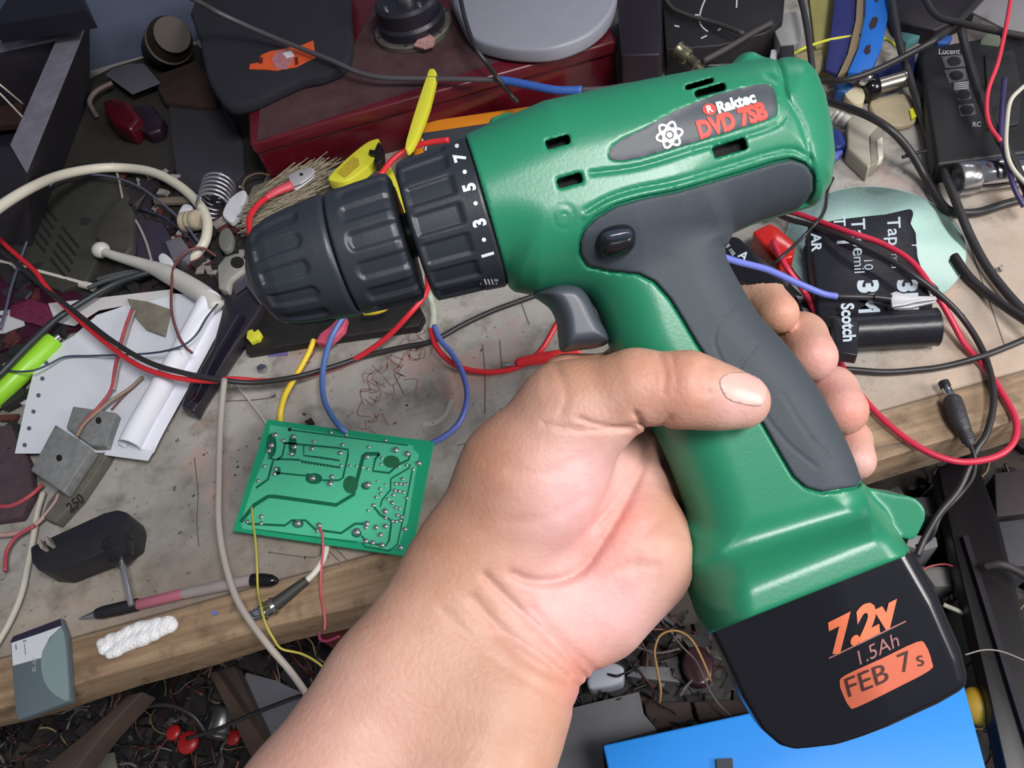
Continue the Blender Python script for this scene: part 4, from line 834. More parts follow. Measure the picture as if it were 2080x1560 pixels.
wire('white_wire', [(274,630,15),(262,664,16),(250,704,16),(240,748,16),(231,792,16)], 1.0, GRYW, 'greyish wire running beside the dusty red one on the paper', 'wire')
wire('brown_wire', [(290,765,14),(262,790,15),(228,812,17),(196,838,18),(170,862,20),(156,886,20)], 1.3, M_('taupe_pvc', (142,122,104), 0.5), 'taupe wire curving from the paper roll to the front square block', 'wire')
wire('brown_wire', [(288,770,11),(250,806,12),(226,832,13)], 0.7, BRNW, 'thin brown wire under the paper roll beside the taupe one', 'wire')
wire('red_wire', [(-30,1026,8),(20,1028,8),(60,1008,8),(86,985,6)], 1.6, PINKW, 'dusty red wire entering at the left edge above the long white cable', 'wire')
wire('white_red_wire', [(-30,1088,8),(30,1084,8),(76,1062,8),(110,1024,8),(120,1004,8)], 1.5, M_('pinkish_white_pvc', (196,156,152), 0.5, var=0.3, scale=60), 'pinkish white wire from the left edge to the front square block', 'wire')
wire('red_wire', [(10,1160,8),(14,1120,8),(34,1090,9),(70,1068,10)], 1.3, PINKW, 'dusty red wire curling down past the pinkish white wire', 'wire')
wire('white_cable', [(88,1000,6),(76,1040,6),(66,1100,6),(56,1150,6),(42,1210,6),(16,1270,6),(-20,1330,6)], 2.0, WHITEW, 'off-white cable going down the left edge behind the black adapter', 'cord')
# lime green cell
cell = empty('battery_cell', B(50,740,9), 'lime green cylindrical battery cell lying at the left edge', 'battery')
cyl('wrap', (-40,838,10), (112,690,12), 8.2, M_('lime_wrap', (150,214,52), 0.35), parent=cell, prof=[(0,0.9),(0.02,1),(0.96,1),(0.975,0.94),(1,0.9)], n=32)
cyl('terminal', (112,690,12), (121,683,12), 3.5, CHROME, parent=cell)
slab('tissue_scrap', [(34,800),(50,790),(70,800),(60,822),(40,820)], 0, 5, M_('tissue', (196,196,196), 0.9), 'scrap of white tissue under the lime green cell', 'tissue', bevel=0.001)
wire('thick_cable', [(-40,800,22),(10,750,24),(56,702,24),(110,652,22),(170,612,20),(230,578,18),(280,560,16),(330,548,12)], 2.6, M_('teal_black_pvc', (38,46,50), 0.4), 'thick teal-black cable crossing the white paper towards the left edge', 'cable', n=12)
wire('grey_cable', [(180,585,8),(210,572,10),(250,560,10),(300,552,10),(326,556,9)], 2.0, M_('grey_cable', (84,86,88), 0.4), 'dark grey cable bundle end under the white lever', 'cable')
wire('grey_cable', [(196,568,6),(240,556,8),(290,548,8),(326,548,8)], 1.6, M_('grey_cable', (0,0,0)), 'thinner grey cable above the dark grey bundle end', 'cable')
wire('blue_wire', [(-30,746,22),(10,752,22),(40,755,22),(70,752,21),(100,740,17),(132,725,14),(180,723,13),(240,721,20),(300,718,21),(340,712,26),(375,700,30),(400,678,30),(420,645,28),(442,618,26)], 0.8, M_('steel_blue_pvc', (54,66,88), 0.45), 'thin steel-blue wire crossing the green cell and the white paper', 'wire')
wire('brown_wire', [(438,520,10),(415,505,14),(390,506,18),(366,522,20),(352,548,24),(348,600,27),(350,640,28),(362,680,28),(376,704,28),(390,717,27)], 1.1, M_('maroon_pvc', (112,66,66), 0.5), 'maroon wire arching over the white lever onto the paper roll', 'wire')
# red/black pair
wire('black_wire', [(-30,478,30),(30,532,32),(100,592,34),(160,640,34),(230,694,34),(300,735,34),(370,757,32),(450,772,26),(520,777,18),(600,766,14),(680,744,8),(740,724,4),(820,705,3),(876,694,3),(940,660,2),(1000,632,2),(1060,610,2),(1100,596,2)], 2.0, BLKW, 'black wire of the twin lead, sweeping from the left edge to the trigger', 'wire')
wire('red_wire', [(-30,460,31),(20,506,33),(70,550,34),(96,585,34),(150,640,32),(214,696,31),(280,742,31),(350,766,29),(420,774,25),(470,770,22),(540,774,14),(610,765,9),(670,749,5),(720,730,5),(780,690,14),(830,640,26),(866,594,30),(868,560,30)], 2.0, REDW, 'red wire of the twin lead, leaving its black partner at the centre', 'wire')
# utility knife
kf = empty('utility_knife', B(450,700,10), 'black snap-off cutter lying beside the curled white paper', 'cutter')
slab('handle', [(458,588),(480,578),(520,580),(540,600),(520,640),(470,710),(404,812),(392,836),(366,826),(372,806),(430,706),(448,640)], 4, 16, M_('knife_black', (42,38,46), 0.35, var=0.25), parent=kf, bevel=0.002)
slab('channel', [(492,640),(500,646),(404,820),(388,812)], 16, 16.6, M_('knife_purple', (22,18,30), 0.25), parent=kf)
m = MB(); m.add(*ribbon_vf([(484,640),(440,712),(398,806),(380,824),(398,828),(410,812)], 2.2, flat(16.8))); m.go('steel_edge', CHROME, kf)
wire('rod', [(474,676,9),(452,716,9),(428,758,9)], 2.0, M_('rod_grey', (140,136,130), 0.4, metal=0.3), parent=kf)
slab('blade', [(468,572),(522,538),(552,600),(528,618),(500,580),(478,596)], 17, 18, M_('blade_dusty', (120,116,126), 0.35, metal=0.7, var=0.2), parent=kf)
slab('fork_plate', [(440,540),(456,520),(482,512),(498,526),(494,548),(470,566),(462,590),(442,584)], 6, 22, M_('pale_cam', (150,148,142), 0.5, var=0.15), 'pale plastic cam with a round hole, left of the chuck nose', 'cam', bevel=0.002)
slab('cam_hole', ov(482, 533, 14, 12, 20), 22, 22.2, DARKHOLE, parent=bpy.data.objects['fork_plate'])
slab('grey_latch', csm([(448,470),(462,462),(472,476),(468,500),(452,508),(444,492)]), 8, 14, M_('latch_grey', (110,112,106), 0.5), 'small grey latch above the pale cam', 'latch', bevel=0.001)
# black flat plate under chuck and its yellow plug
slab('black_plate', [(500,640),(540,606),(840,596),(862,640),(850,662),(640,692),(500,716),(494,690)], 0, 8, M_('plate_black', (34,32,30), 0.55, var=0.4, scale=80), 'flat black scuffed plate on the bench directly beneath the chuck', 'plate', bevel=0.0015)
yp = slab('yellow_jumper', [(502,672),(512,668),(516,674),(524,668),(530,676),(524,688),(516,690),(508,694),(500,686)], 8, 13, M_('jumper_yellow', (206,206,60), 0.45), 'tiny yellow jumper plug on the black plate beside the cutter', 'plug', bevel=0.0005)
slab('purple_mark', [(544,717),(584,715),(584,722),(545,724)], 0, 0.5, M_('purple_tape', (110,100,156), 0.6), 'narrow strip of violet tape on the bench below the black plate', 'tape')
# brush
br_ = empty('dust_brush', B(570,400,12), 'old tan-bristled dust brush lying behind the chuck', 'brush')
m = MB(); R_ = random.Random(5)
for k in range(900):
    t = R_.random(); s_ = R_.random(); a0 = np.array([490+75*t, 440-70*t]) + np.array([R_.uniform(-14, 14), R_.uniform(-10, 46)]); L_ = R_.uniform(60, 150); an = -0.25-0.35*t+R_.uniform(-0.16, 0.16); h = R_.uniform(6, 22)
    if a0[1]-L_*0.3 < 338: continue
    b0 = a0+np.array([L_*math.cos(an), L_*math.sin(an)]); P = np.array([B(*a0, h), B(*(a0+b0)/2, h+R_.uniform(0, 3)), B(*b0, h+R_.uniform(-3, 2))]); m.add(*tube_vf(P, 0.0004, 3, False))
m.go('bristles', M_('bristle_tan', (146,136,116), 0.7, var=0.3, scale=300), br_, kind='stuff')
slab('bristle_block', [(484,440),(512,376),(560,362),(700,352),(730,392),(640,420),(520,470)], 2, 9, M_('bristle_base', (132,124,106), 0.9, var=0.4, scale=300), parent=br_, bevel=0.002)
# red clip lead near chuck
cl = empty('test_clip', B(600,370,20), 'red crocodile clip lead bending down behind the chuck', 'clip')
wire('cable', [(520,500,40),(507,470,40),(508,440,38),(524,416,34),(545,400,30),(560,392,28)], 2.4, REDW, parent=cl)
pts = wpts([(540,402,31),(560,390,29),(592,376,27)]); V, F = tube_vf(pts, np.linspace(0.0030, 0.0050, len(pts)), 14, flat=0.8); obj('boot', V, F, M_('clip_red', (200,72,88), 0.45), cl, smooth=True)
m = MB(); m.add(*prism([(584,356),(604,346),(632,340),(640,346),(634,356),(612,372),(592,378)], 27, 28)); m.go('upper_jaw', M_('clip_silver', (225,225,228), 0.38, metal=0.6), cl, bevel=0.0003)
m = MB(); m.add(*prism([(592,382),(618,366),(640,352),(637,360),(616,376),(600,386)], 24, 25)); m.go('lower_jaw', M_('clip_silver', (0,0,0)), cl, bevel=0.0003)
slab('pivot_hole', ov(612, 354, 4, 3, 12), 28, 28.1, DARKHOLE, parent=cl)
wire('brown_twine', [(490,384,12),(500,362,14),(524,352,14),(548,356,12)], 0.9, M_('twine', (92,72,60), 0.8), 'loop of brown twine at the brush, left of the red clip', 'twine')
# yellow tool
yt = empty('yellow_pliers', B(790,300,20), 'bright yellow-handled pliers lying open behind the chuck and collar', 'pliers')
ym = M_('yellow_handle', (216,214,60), 0.42, var=0.05)
slab('handle', csm([(770,284),(762,282),(740,292),(700,325),(668,358),(672,366),(700,368),(728,352),(756,328),(768,308)]), 20, 30, ym, parent=yt, bevel=0.003)
lp = slab('warning_label', [(684,350),(716,318),(728,322),(730,336),(700,362)], 30, 30.3, M_('label_ochre', (196,176,50), 0.6, var=0.3, scale=300), parent=yt)
slab('handle', csm([(868,150),(872,141),(880,139),(886,146),(885,158),(871,215),(852,265),(836,296),(824,304),(825,285),(846,215)],2), 56, 62, ym, parent=yt, bevel=0.0015)
slab('handle', csm([(766,332),(778,326),(790,334),(800,352),(812,390),(822,430),(812,432),(800,408),(784,372),(768,352)]), 16, 24, ym, parent=yt, bevel=0.002)
slab('joint', [(750,302),(760,304),(768,286),(776,296),(778,322),(768,332),(758,330),(762,314),(748,310)], 24, 34, M_('joint_black', (20,18,18), 0.4), parent=yt, bevel=0.001)
# multimeter with orange holster behind drill
mmr = empty('multimeter', B(1020,300,0), 'digital meter in an orange holster hidden behind the drill housing', 'multimeter')
slab('holster', [(832,256),(850,246),(1180,198),(1200,206),(1190,330),(900,400),(842,350)], 0, 20, M_('holster_orange', (226,140,34), 0.45), parent=mmr, bevel=0.003)
slab('face', [(856,270),(1180,222),(1176,322),(900,388),(866,340)], 20, 21, M_('meter_face', (66,74,80), 0.4, var=0.1), parent=mmr, bevel=0.0005)
m = MB(); m.add(*ribbon_vf([(858,282),(860,300)], 3, flat(21.2))); m.add(*ribbon_vf([(866,296),(864,306)], 3, flat(21.2))); m.go('printed_mark', WHITE_INK, mmr)
wire('red_wire', [(772,356,44),(800,322,46),(836,300,48),(870,290,50),(912,284,52)], 2.4, REDW, 'red test lead running over the orange-cased meter to the collar', 'wire')
wire('yellow_wire', [(740,636,20),(762,634,22),(780,628,24),(786,620,26)], 2.0, YELW, 'short end of yellow wire showing under the chuck', 'wire')
# twin wires, connector and probe in the middle
tc_ = empty('test_lead', B(876,630,14), 'white sleeved joint of a red and blue lead below the collar', 'lead')
pts = wpts([(846,520,26),(856,560,24),(868,590,20),(877,616,16),(880,640,14),(878,668,12)]); V, F = tube_vf(pts, np.interp(np.linspace(0,1,len(pts)), [0,0.4,0.5,0.6,0.7,0.8,1], [1.4,2.0,2.8,2.3,2.9,2.4,3.2])*0.001, 14); obj('sleeve', V, F, M_('sleeve_white', (176,182,168), 0.45, var=0.2, scale=200), tc_, smooth=True)
wire('red_wire', [(874,664,12),(884,700,10),(906,728,8),(940,748,5),(985,756,4),(1030,752,4),(1068,738,6),(1100,710,10),(1124,670,14),(1140,640,16)], 2.0, REDW, parent=tc_)
wire('blue_wire', [(882,662,14),(894,690,13),(916,716,12),(936,750,12),(948,790,12),(946,826,12),(930,862,10),(900,888,8),(868,904,6)], 2.0, BLUEW, parent=tc_)
pb = empty('test_probe', B(1090,735,6), 'red sleeved probe tip pointing left beside the thumb', 'probe')
cyl('tip', (1026,741,7), (1050,739,7), 1.6, CHROME, parent=pb)
pts = wpts([(1046,740,7),(1060,735,8),(1100,728,10),(1130,722,12),(1180,714,12)]); V, F = tube_vf(pts, np.interp(np.linspace(0,1,len(pts)), [0,0.15,0.5,1], [1.8,3.2,4.2,3.4])*0.001, 14); obj('sleeve', V, F, M_('sleeve_red', (216,44,50), 0.35), pb, smooth=True)
wire('blue_wire', [(722,610,24),(700,640,22),(676,680,18),(662,720,16),(655,765,14),(658,810,14),(674,845,13),(692,868,12),(712,886,6)], 2.1, M_('denim_blue_pvc', (78,110,170), 0.42), 'loop of denim-blue wire from under the chuck to the circuit board', 'wire')
yl = wire('yellow_wire', [(638,690,14),(628,715,12),(612,745,10),(594,775,9),(578,805,9),(570,835,9),(568,860,4)], 2.1, YELW, 'yellow wire joining pink tape to the green circuit board', 'wire')
slab('pink_tape', [(640,694),(650,676),(672,660),(690,640),(704,642),(698,666),(680,684),(660,698)], 10, 17, M_('pink_tape', (206,84,112), 0.6, var=0.25, scale=160, bump=0.6), 'crumpled pink tape wrapped where the yellow wire ends', 'tape', bevel=0.0012)
wire('bare_strand', [(646,690,10),(640,712,6),(628,730,3)], 0.4, M_('copper', (150,100,76), 0.4, metal=0.6), 'frayed copper strands beside the yellow wire', 'strand')
wire('grey_cable', [(456,770,34),(450,830,30),(446,900,26),(444,980,22),(444,1060,20),(454,1130,18),(474,1200,16),(500,1250,14),(544,1310,10),(590,1364,0),(630,1420,-20)], 2.1, M_('cord_greywhite', (166,158,150), 0.5), 'long greyish white cable passing left of the circuit board over the edge', 'cable')
wire('thin_strip', [(470,772,3),(500,806,2),(530,845,2),(545,866,2)], 0.8, M_('strip_clear', (186,178,168), 0.5), 'thin pale plastic strand above the circuit board corner', 'strand')
slab('screw', [(520,745),(530,738),(542,742),(536,752),(526,754)], 0, 4, CHROME, 'tiny bright screw between the cutter and the yellow wire', 'screw', bevel=0.0005)
slab('black_chip', [(618,856),(632,848),(636,856),(624,863)], 0, 4, BLKP, 'small black component peeking out above the circuit board', 'component')
# ================================================================ CIRCUIT BOARD
HP = 10.0; pcb = empty('circuit_board', B(675,990,0), 'green circuit board lying solder side up in the middle of the bench', 'circuit board')
slab('board', [(543,852),(881,897),(834,1131),(473,1078)], HP-1.8, HP, M_('pcb_dark_green', (28,158,114), 0.35), parent=pcb)
for x, y in ((575,890),(850,920),(820,1100),(500,1060)): cyl('component_leg', (x, y, 0), (x, y, HP-1.8), 3, BLKP, parent=pcb)
pour = M_('pcb_copper_pour', (84,196,154), 0.32, var=0.08, scale=200); fh = flat(HP+0.12)
k_ = 720/2080; cx_ = lambda x: 430+x*k_; cy_ = lambda y: 600+y*k_
def Q(P): return [(cx_(x), cy_(y)) for x, y in P]
def px_poly(name, P, m, h): V, F = prism(Q(P), h, h+0.1); return obj(name, V, F, m, pcb)
px_poly('copper_pour', [(340,760),(1180,880),(1180,900),(1215,930),(1150,1330),(1090,1480),(1030,1490),(900,1460),(860,1440),(180,1370),(170,1330),(240,1120),(330,900)], pour, HP)
def gap(P, w=10): V, F = ribbon_vf(Q(P), w*k_, flat(HP+0.25)); obj('etched_gap', V, F, M_('etch_green', (12,100,72), 0.4), pcb)
for P, w in (([(470,790),(1150,880)], 8), ([(330,950),(370,965),(400,960),(520,965)], 12), ([(420,865),(740,895),(800,905),(800,940),(770,1070),(745,1085),(650,1085)], 11), ([(370,1040),(550,1058),(570,1045)], 10), ([(460,865),(430,870),(415,940),(385,965)], 10),
             ([(170,1330),(250,1230),(330,1180),(370,1180),(730,1230),(830,1170),(890,940),(905,930),(985,930)], 22), ([(985,930),(960,960),(945,1030),(1040,1042),(1100,990),(1155,965),(1165,930)], 13),
             ([(210,1340),(430,1350),(470,1320),(550,1320),(610,1375),(760,1395),(840,1340),(910,1340)], 14), ([(940,1225),(990,1290),(1040,1310),(1055,1330),(1040,1440),(1020,1470),(905,1450),(880,1410)], 12), ([(1050,1080),(1060,1070),(1155,1015),(1165,990)], 9), ([(1050,1080),(1050,1140),(1000,1200),(990,1240)], 9), ([(240,1370),(850,1450)], 6),
             ([(1180,1010),(1120,1320),(1090,1460),(1040,1500),(900,1475),(880,1450)], 8), ([(540,880),(540,940),(640,950),(750,968)], 8), ([(520,970),(750,1008)], 8), ([(260,1130),(330,1080),(360,970)], 12), ([(640,1380),(620,1360)], 10)): gap(P, w)
for c_, rx, ry in (((600,1075),50,32), ((905,1118),28,22), ((505,1340),34,24), ((850,1395),30,26), ((350,880),30,70), ((475,880),24,66), ((385,1030),20,26)):
    px_poly('pad_clearance', ov(c_[0], c_[1], rx, ry, 20), M_('etch_green', (0,0,0)), HP+0.15)
px_poly('flux_stain', ov(1055, 975, 48, 36, 16), M_('flux_stain', (30,110,70), 0.5, var=0.3, scale=400), HP+0.3); px_poly('flux_stain', ov(815, 1110, 44, 52, 16), M_('flux_stain', (0,0,0)), HP+0.3)
sold = [(372,820,14),(350,880,14),(335,912,12),(480,830,12),(485,890,13),(468,930,12),(420,852,9),(600,858,8),(768,878,9),(588,900,11),(755,925,11),(375,1020,11),(368,1048,10),(592,1072,15),(705,1065,11),(695,1105,14),(308,1003,9),(912,948,12),(1080,908,15),(1148,930,14),(1215,985,13),(915,1112,17),
        (272,1088,9),(290,1300,11),(290,1338,10),(210,1328,10),(505,1338,16),(630,1350,13),(620,1382,10),(850,1388,17),(910,1340,13),(905,1362,10),(965,1362,12),(1020,1355,12),(990,1405,11),(1135,1372,10),(1108,1480,11),(905,1442,12),(945,1452,11),(1000,1465,12),(700,803,9),(790,818,8),(1020,850,8),(922,890,8),
        (760,998,7),(810,1000,7),(850,1003,7),(885,1010,7),(918,1018,7),(998,955,7),(995,990,7),(1100,1005,7),(1145,995,8),(1182,1022,8),(1120,1078,9),(1080,1105,9),(1105,1105,8),(1130,1110,8),(1148,1105,7),(1075,1145,9),(1100,1150,9),(1125,1155,8),(1065,1172,8),(988,1135,8),(992,1165,8),(965,1185,8),(1145,1190,8),(1035,1195,8),(1060,1218,10),(950,1232,9),(1080,1245,8),(1102,1252,8),(1018,1268,14),(918,1262,7),(1090,1290,8),(1115,1300,8),(1020,1305,9),(1060,1325,8),(1082,1328,8),(1108,1322,8),(972,1090,6),(1020,1110,6)]
SOL = M_('solder', (200,200,204), 0.18, metal=0.95)
for x, y, r in sold:
    c = B(cx_(x), cy_(y), HP+0.2); rr_ = r*k_/3.05*0.001*1.45; V, F = ball_vf(c, rr_, 1, 1, 0.75, 10, 6); obj('solder_joint', V, F, SOL, pcb, smooth=True)
for P in ([(0,0),(1,0)],): pass
m = MB()
for k in range(12): m.add(*ribbon_vf(Q([(555+k*17,938+k*2.6),(560+k*17,945+k*2.6)]), 9*k_, flat(HP+0.35)))
for k in range(13): m.add(*ribbon_vf(Q([(530+k*18,976+k*2.6),(535+k*18,984+k*2.6)]), 9*k_, flat(HP+0.35)))
m.go('pin_row', M_('pin_dark', (12,60,46), 0.5), pcb)
px_poly('drill_hole', ov(458, 787, 11, 11, 14), DARKHOLE, HP+0.15)
wire('yellow_wire', [(511,1030,11),(514,1060,13),(519,1100,14),(522,1150,12),(524,1200,8),(531,1236,14),(540,1268,14),(556,1298,9),(572,1318,3),(612,1328,-4),(645,1346,-8),(672,1372,-12)], 0.75, M_('olive_yellow_pvc', (178,168,70), 0.45), 'thin olive-yellow wire from the circuit board down over the bench edge', 'wire')
wire('red_wire', [(650,1072,12),(655,1090,13),(656,1120,11),(652,1160,6),(651,1200,4),(657,1235,4),(660,1262,2),(659,1280,1)], 0.8, M_('rose_pvc', (196,82,100), 0.45), 'thin rose-red wire hanging from the circuit board towards the bench edge', 'wire')
wire('magenta_wire', [(648,1282,-8),(650,1298,-12),(664,1302,-12),(690,1292,-12)], 0.9, M_('magenta_pvc', (146,52,92), 0.45), 'short magenta wire hanging just below the bench edge', 'wire')
# coax plug and pen etc.
bc = empty('coaxial_plug', B(540,1240,6), 'shiny coaxial plug with black boot and cream cable near the bench edge', 'plug')
cyl('shell', (505,1254,7), (532,1242,7), 3.6, CHROME, parent=bc, prof=[(0,0.75),(0,1),(0.3,1),(0.32,0.85),(0.5,0.85),(0.52,1.05),(1,1.05)])
cyl('nut', (530,1244,7), (562,1228,7), 5.6, M_('nickel', (186,184,180), 0.18, metal=1.0), parent=bc, prof=[(0,0.8),(0.08,1),(0.3,1),(0.34,0.86),(0.7,0.9),(0.75,1),(0.95,0.9),(1,0.6)], n=14)
pts = wpts([(556,1230,7),(580,1212,7),(604,1193,7),(624,1178,7)]); V, F = tube_vf(pts, np.linspace(0.0042, 0.0026, len(pts)), 14); obj('boot', V, F, M_('boot_black', (50,50,48), 0.6), bc, smooth=True)
wire('cable', [(622,1180,7),(640,1162,7),(656,1136,6),(664,1110,5)], 2.0, M_('cream_cable', (0,0,0)), parent=bc)
pn_ = empty('ballpoint_pen', B(370,1215,5), 'clear ballpoint pen with a pinkish ink tube and black cap end', 'pen')
cyl('tip', (160,1257,4), (202,1246,4.5), 3.2, CHROME, parent=pn_, prof=[(0,0.1),(0.1,0.25),(0.9,0.9),(1,1)])
cyl('grip', (196,1247,4.5), (280,1228,4.5), 4.2, M_('grip_black', (30,28,34), 0.45), parent=pn_, prof=[(0,0.75),(0.15,0.95),(0.6,1),(1,0.95)])
cyl('ink_tube', (278,1229,4.5), (372,1206,4.5), 3.4, M_('pink_ink_tube', (164,96,112), 0.3), parent=pn_)
cyl('barrel', (372,1206,4.5), (520,1176,4.5), 3.5, M_('clear_barrel', (150,140,142), 0.15, spec=0.7), parent=pn_)
cyl('cap', (512,1178,4.5), (566,1180,4.5), 4.4, M_('cap_black', (18,18,22), 0.15), parent=pn_, prof=[(0,0.9),(0.4,1),(0.75,0.85),(0.92,0.5),(1,0.15)])
# clay lump
cc = [(210,1318,9),(225,1300,12),(245,1296,13),(262,1304,12),(262,1284,12),(282,1276,12),(288,1296,12),(300,1272,11),(318,1268,12),(312,1288,10),(336,1266,11),(344,1262,9),(236,1322,9),(205,1306,8),(330,1280,8),(352,1268,6),(250,1312,9),(222,1328,7),(296,1292,9),(275,1300,10),(345,1275,7)]
Cs = [(B(x, y, 4), r/3.2) for x, y, r in cc]; o0 = B(270,1295,0)
def clay(X, Y, Z):
    f = None
    for c, r in Cs:
        q = (c-o0)*1000; d = np.sqrt((X-q[0])**2+(Y-q[1])**2+((Z-3)*1.0)**2)-r*1.22; f = d if f is None else smin(f, d, 2.6)
    f = f+0.35*np.sin(X*1.9+Y)*np.sin(Y*2.3+Z*1.5)*np.sin(Z*1.9+X*0.7); return np.maximum(f, -(Z-0.2))
V, F = isomesh(clay, (-36, 36, -24, 24, -1, 10), 0.45); obj('putty_lump', V/1000+o0, F, M_('white_putty', (232,232,234), 0.7), None, 'lumpy white putty blob near the front edge of the bench', 'putty', smooth=True)
# phone battery
pbt = empty('phone_battery', B(85,1360,0), 'flat grey and white phone battery hanging over the bench edge', 'battery')
slab('cell', [(20,1302),(26,1292),(124,1255),(136,1290),(143,1418),(140,1424),(36,1462),(32,1452)], 0.3, 5.6, M_('battery_grey', (92,106,112), 0.42, var=0.06), parent=pbt, bevel=0.0006)
slab('contact_strip', [(22,1302),(27,1293),(122,1257),(125,1271),(24,1312)], 5.6, 5.9, M_('contact_purple', (40,34,56), 0.5), parent=pbt)
slab('white_label', [(23,1306),(80,1287),(125,1271),(100,1295),(86,1322),(84,1336),(26,1352)], 5.6, 5.95, M_('label_pale', (206,210,216), 0.5), parent=pbt)
slab('teal_panel', csm([(125,1275),(104,1296),(88,1320),(83,1346),(88,1380),(104,1405),(126,1420),(139,1420),(138,1380),(133,1310)],2), 5.6, 5.9, M_('panel_teal', (126,144,146), 0.42), parent=pbt)
m = MB(); m.add(*ribbon_vf([(49,1306),(52,1330)], 1.6, flat(6.1))); m.add(*ribbon_vf([(32,1309),(33,1320)], 2.4, flat(6.1))); m.add(*ribbon_vf([(46,1303),(54,1301)], 2.4, flat(6.1))); m.go('printed_figure', M_('label_text_grey', (110,112,124), 0.6), pbt)
V, F = text_vf('BL-5C', (70,1350), (0.06,-1), (-1,-0.06), flat(6.1), 11, 0.02, cuts=0); obj('printed_word', V, F, M_('label_text_pale', (150,160,164), 0.6), pbt)
# adapter
ad = empty('power_adapter', B(170,1110,0), 'black plastic power adapter with a long metal pin on its round boss', 'adapter')
slab('body', [(60,1110),(120,1082),(210,1041),(238,1034),(258,1040),(264,1060),(258,1096),(236,1112),(112,1160),(76,1158),(62,1140)], 0, 22, BLKP, parent=ad, bevel=0.0018)
for x in (0, 14): slab('mains_prong', [(74+x,1098-x*0.5),(80+x,1095-x*0.5),(88+x,1110-x*0.5),(82+x,1114-x*0.5)], 20, 28, GRYW, parent=ad)
cyl('boss', (240,1098,19), (246,1138,19), 9.5, M_('boss_plastic', (34,34,40), 0.35), parent=ad, prof=[(0,1),(0.2,1),(0.25,0.88),(0.7,0.88),(0.75,0.78),(0.97,0.78),(1,0.6)], n=32)
cyl('pin', (246,1136,18), (267,1230,14), 1.9, M_('pin_steel', (190,190,194), 0.25, metal=0.9), parent=ad)
slab('blue_fleck', [(428,1243),(436,1240),(442,1244),(434,1249)], 0, 1.5, M_('blue_glass', (100,120,196), 0.2), 'tiny blue glass fleck on the bench right of the putty', 'fleck')
# ================================================================ RIGHT SIDE
cdm = bpy.data.materials.new('disc_foil'); cdm.use_nodes = True; nt = cdm.node_tree; p = nt.nodes['Principled BSDF']
cc0 = B(1774, 497, 2.0); g = nt.nodes.new('ShaderNodeNewGeometry'); mp = nt.nodes.new('ShaderNodeVectorMath'); mp.operation = 'SUBTRACT'; mp.inputs[1].default_value = cc0; nt.links.new(g.outputs['Position'], mp.inputs[0])
tn = nt.nodes.new('ShaderNodeTangent'); tn.direction_type = 'RADIAL'; tn.axis = 'Z'
p.inputs['Metallic'].default_value = 0.78; p.inputs['Roughness'].default_value = 0.24; p.inputs['Base Color'].default_value = (*S(160,192,182), 1); p.inputs['Anisotropic'].default_value = 0.9; nt.links.new(tn.outputs[0], p.inputs['Tangent'])
p.inputs['Coat Weight'].default_value = 0.6; p.inputs['Coat Roughness'].default_value = 0.1
disc = empty('compact_disc', cc0, 'silver-green compact disc lying under the taped battery pack', 'disc')
def ringdisc(name, r0, r1, z0, z1, m):
    n = 96; V = []; F = []
    for r, z in ((r0, z1), (r1, z1), (r1, z0), (r0, z0)):
        for k in range(n): a = 2*math.pi*k/n; V.append((r*math.cos(a), r*math.sin(a), z))
    for i in range(4):
        for k in range(n): F.append((i*n+k, i*n+(k+1)%n, ((i+1)%4)*n+(k+1)%n, ((i+1)%4)*n+k))
    me = bpy.data.meshes.new(name); me.from_pydata(V, [], F); me.update(); me.materials.append(m); o = bpy.data.objects.new(name, me); COL.objects.link(o); o.parent = disc; return o
ringdisc('foil', 0.022, 0.0595, -0.0009, 0.0002, cdm); ringdisc('clear_hub', 0.0075, 0.022, -0.0009, 0.0002, M_('hub_clear', (170,180,190), 0.15, spec=0.8)); ringdisc('outer_edge', 0.0595, 0.060, -0.0010, 0.0003, M_('disc_edge', (140,170,164), 0.2))
# taped battery pack
TAPE = M_('vinyl_tape', (34,34,42), 0.34, var=0.25, scale=50, bump=0.25, bscale=120, spec=0.4)
bp = empty('taped_battery_pack', B(1770,570,3), 'battery pack wrapped in black printed vinyl tape on the compact disc', 'battery pack')
slab('tape_wrap', [(1640,456),(1700,443),(1760,436),(1800,432),(1852,420),(1858,430),(1850,448),(1862,470),(1866,520),(1880,560),(1896,615),(1896,640),(1700,656),(1662,650),(1652,560)], 3, 20, TAPE, parent=bp, bevel=0.0035)
cyl('cell', (1700,676,13), (1902,664,13), 12, TAPE, parent=bp, prof=[(0,0.9),(0.01,1),(0.95,1),(1,1.04)], n=40)
tw = slab('tape_end', [(1665,640),(1690,648),(1700,716),(1742,722),(1746,652),(1700,640)], 16, 25.3, TAPE, parent=bp, bevel=0.001)
hT = flat(20.2); TW = M_('tape_print', (190,204,214), 0.5)
def vt(txt, c, s_, bold=0.0, h=20.3, st=1.0): V, F = text_vf(txt, c, (0.05, 1.0*st), (1.0, -0.06), flat(h), s_, bold, cuts=0); obj('printed_lettering', V, F, TW, bp)
vt('Tape', (1743,482), 40, 0.01, st=0.95); vt('mil', (1744,538), 30, 0.0); vt('10', (1763,536), 26, 0.0); vt('3M', (1762,604), 56, 0.05, st=1.0); vt('Tap', (1815,470), 38, 0.01); vt('mil', (1818,530), 26); vt('3M', (1842,602), 54, 0.05); vt('Scotch', (1722,655), 36, 0.035, 26.2, 0.8)
vt('AR', (1657,492), 28, 0.03); vt('T', (1704,450), 34, 0.01); vt('r', (1860,500), 26); vt('i', (1712,492), 36, 0.04)
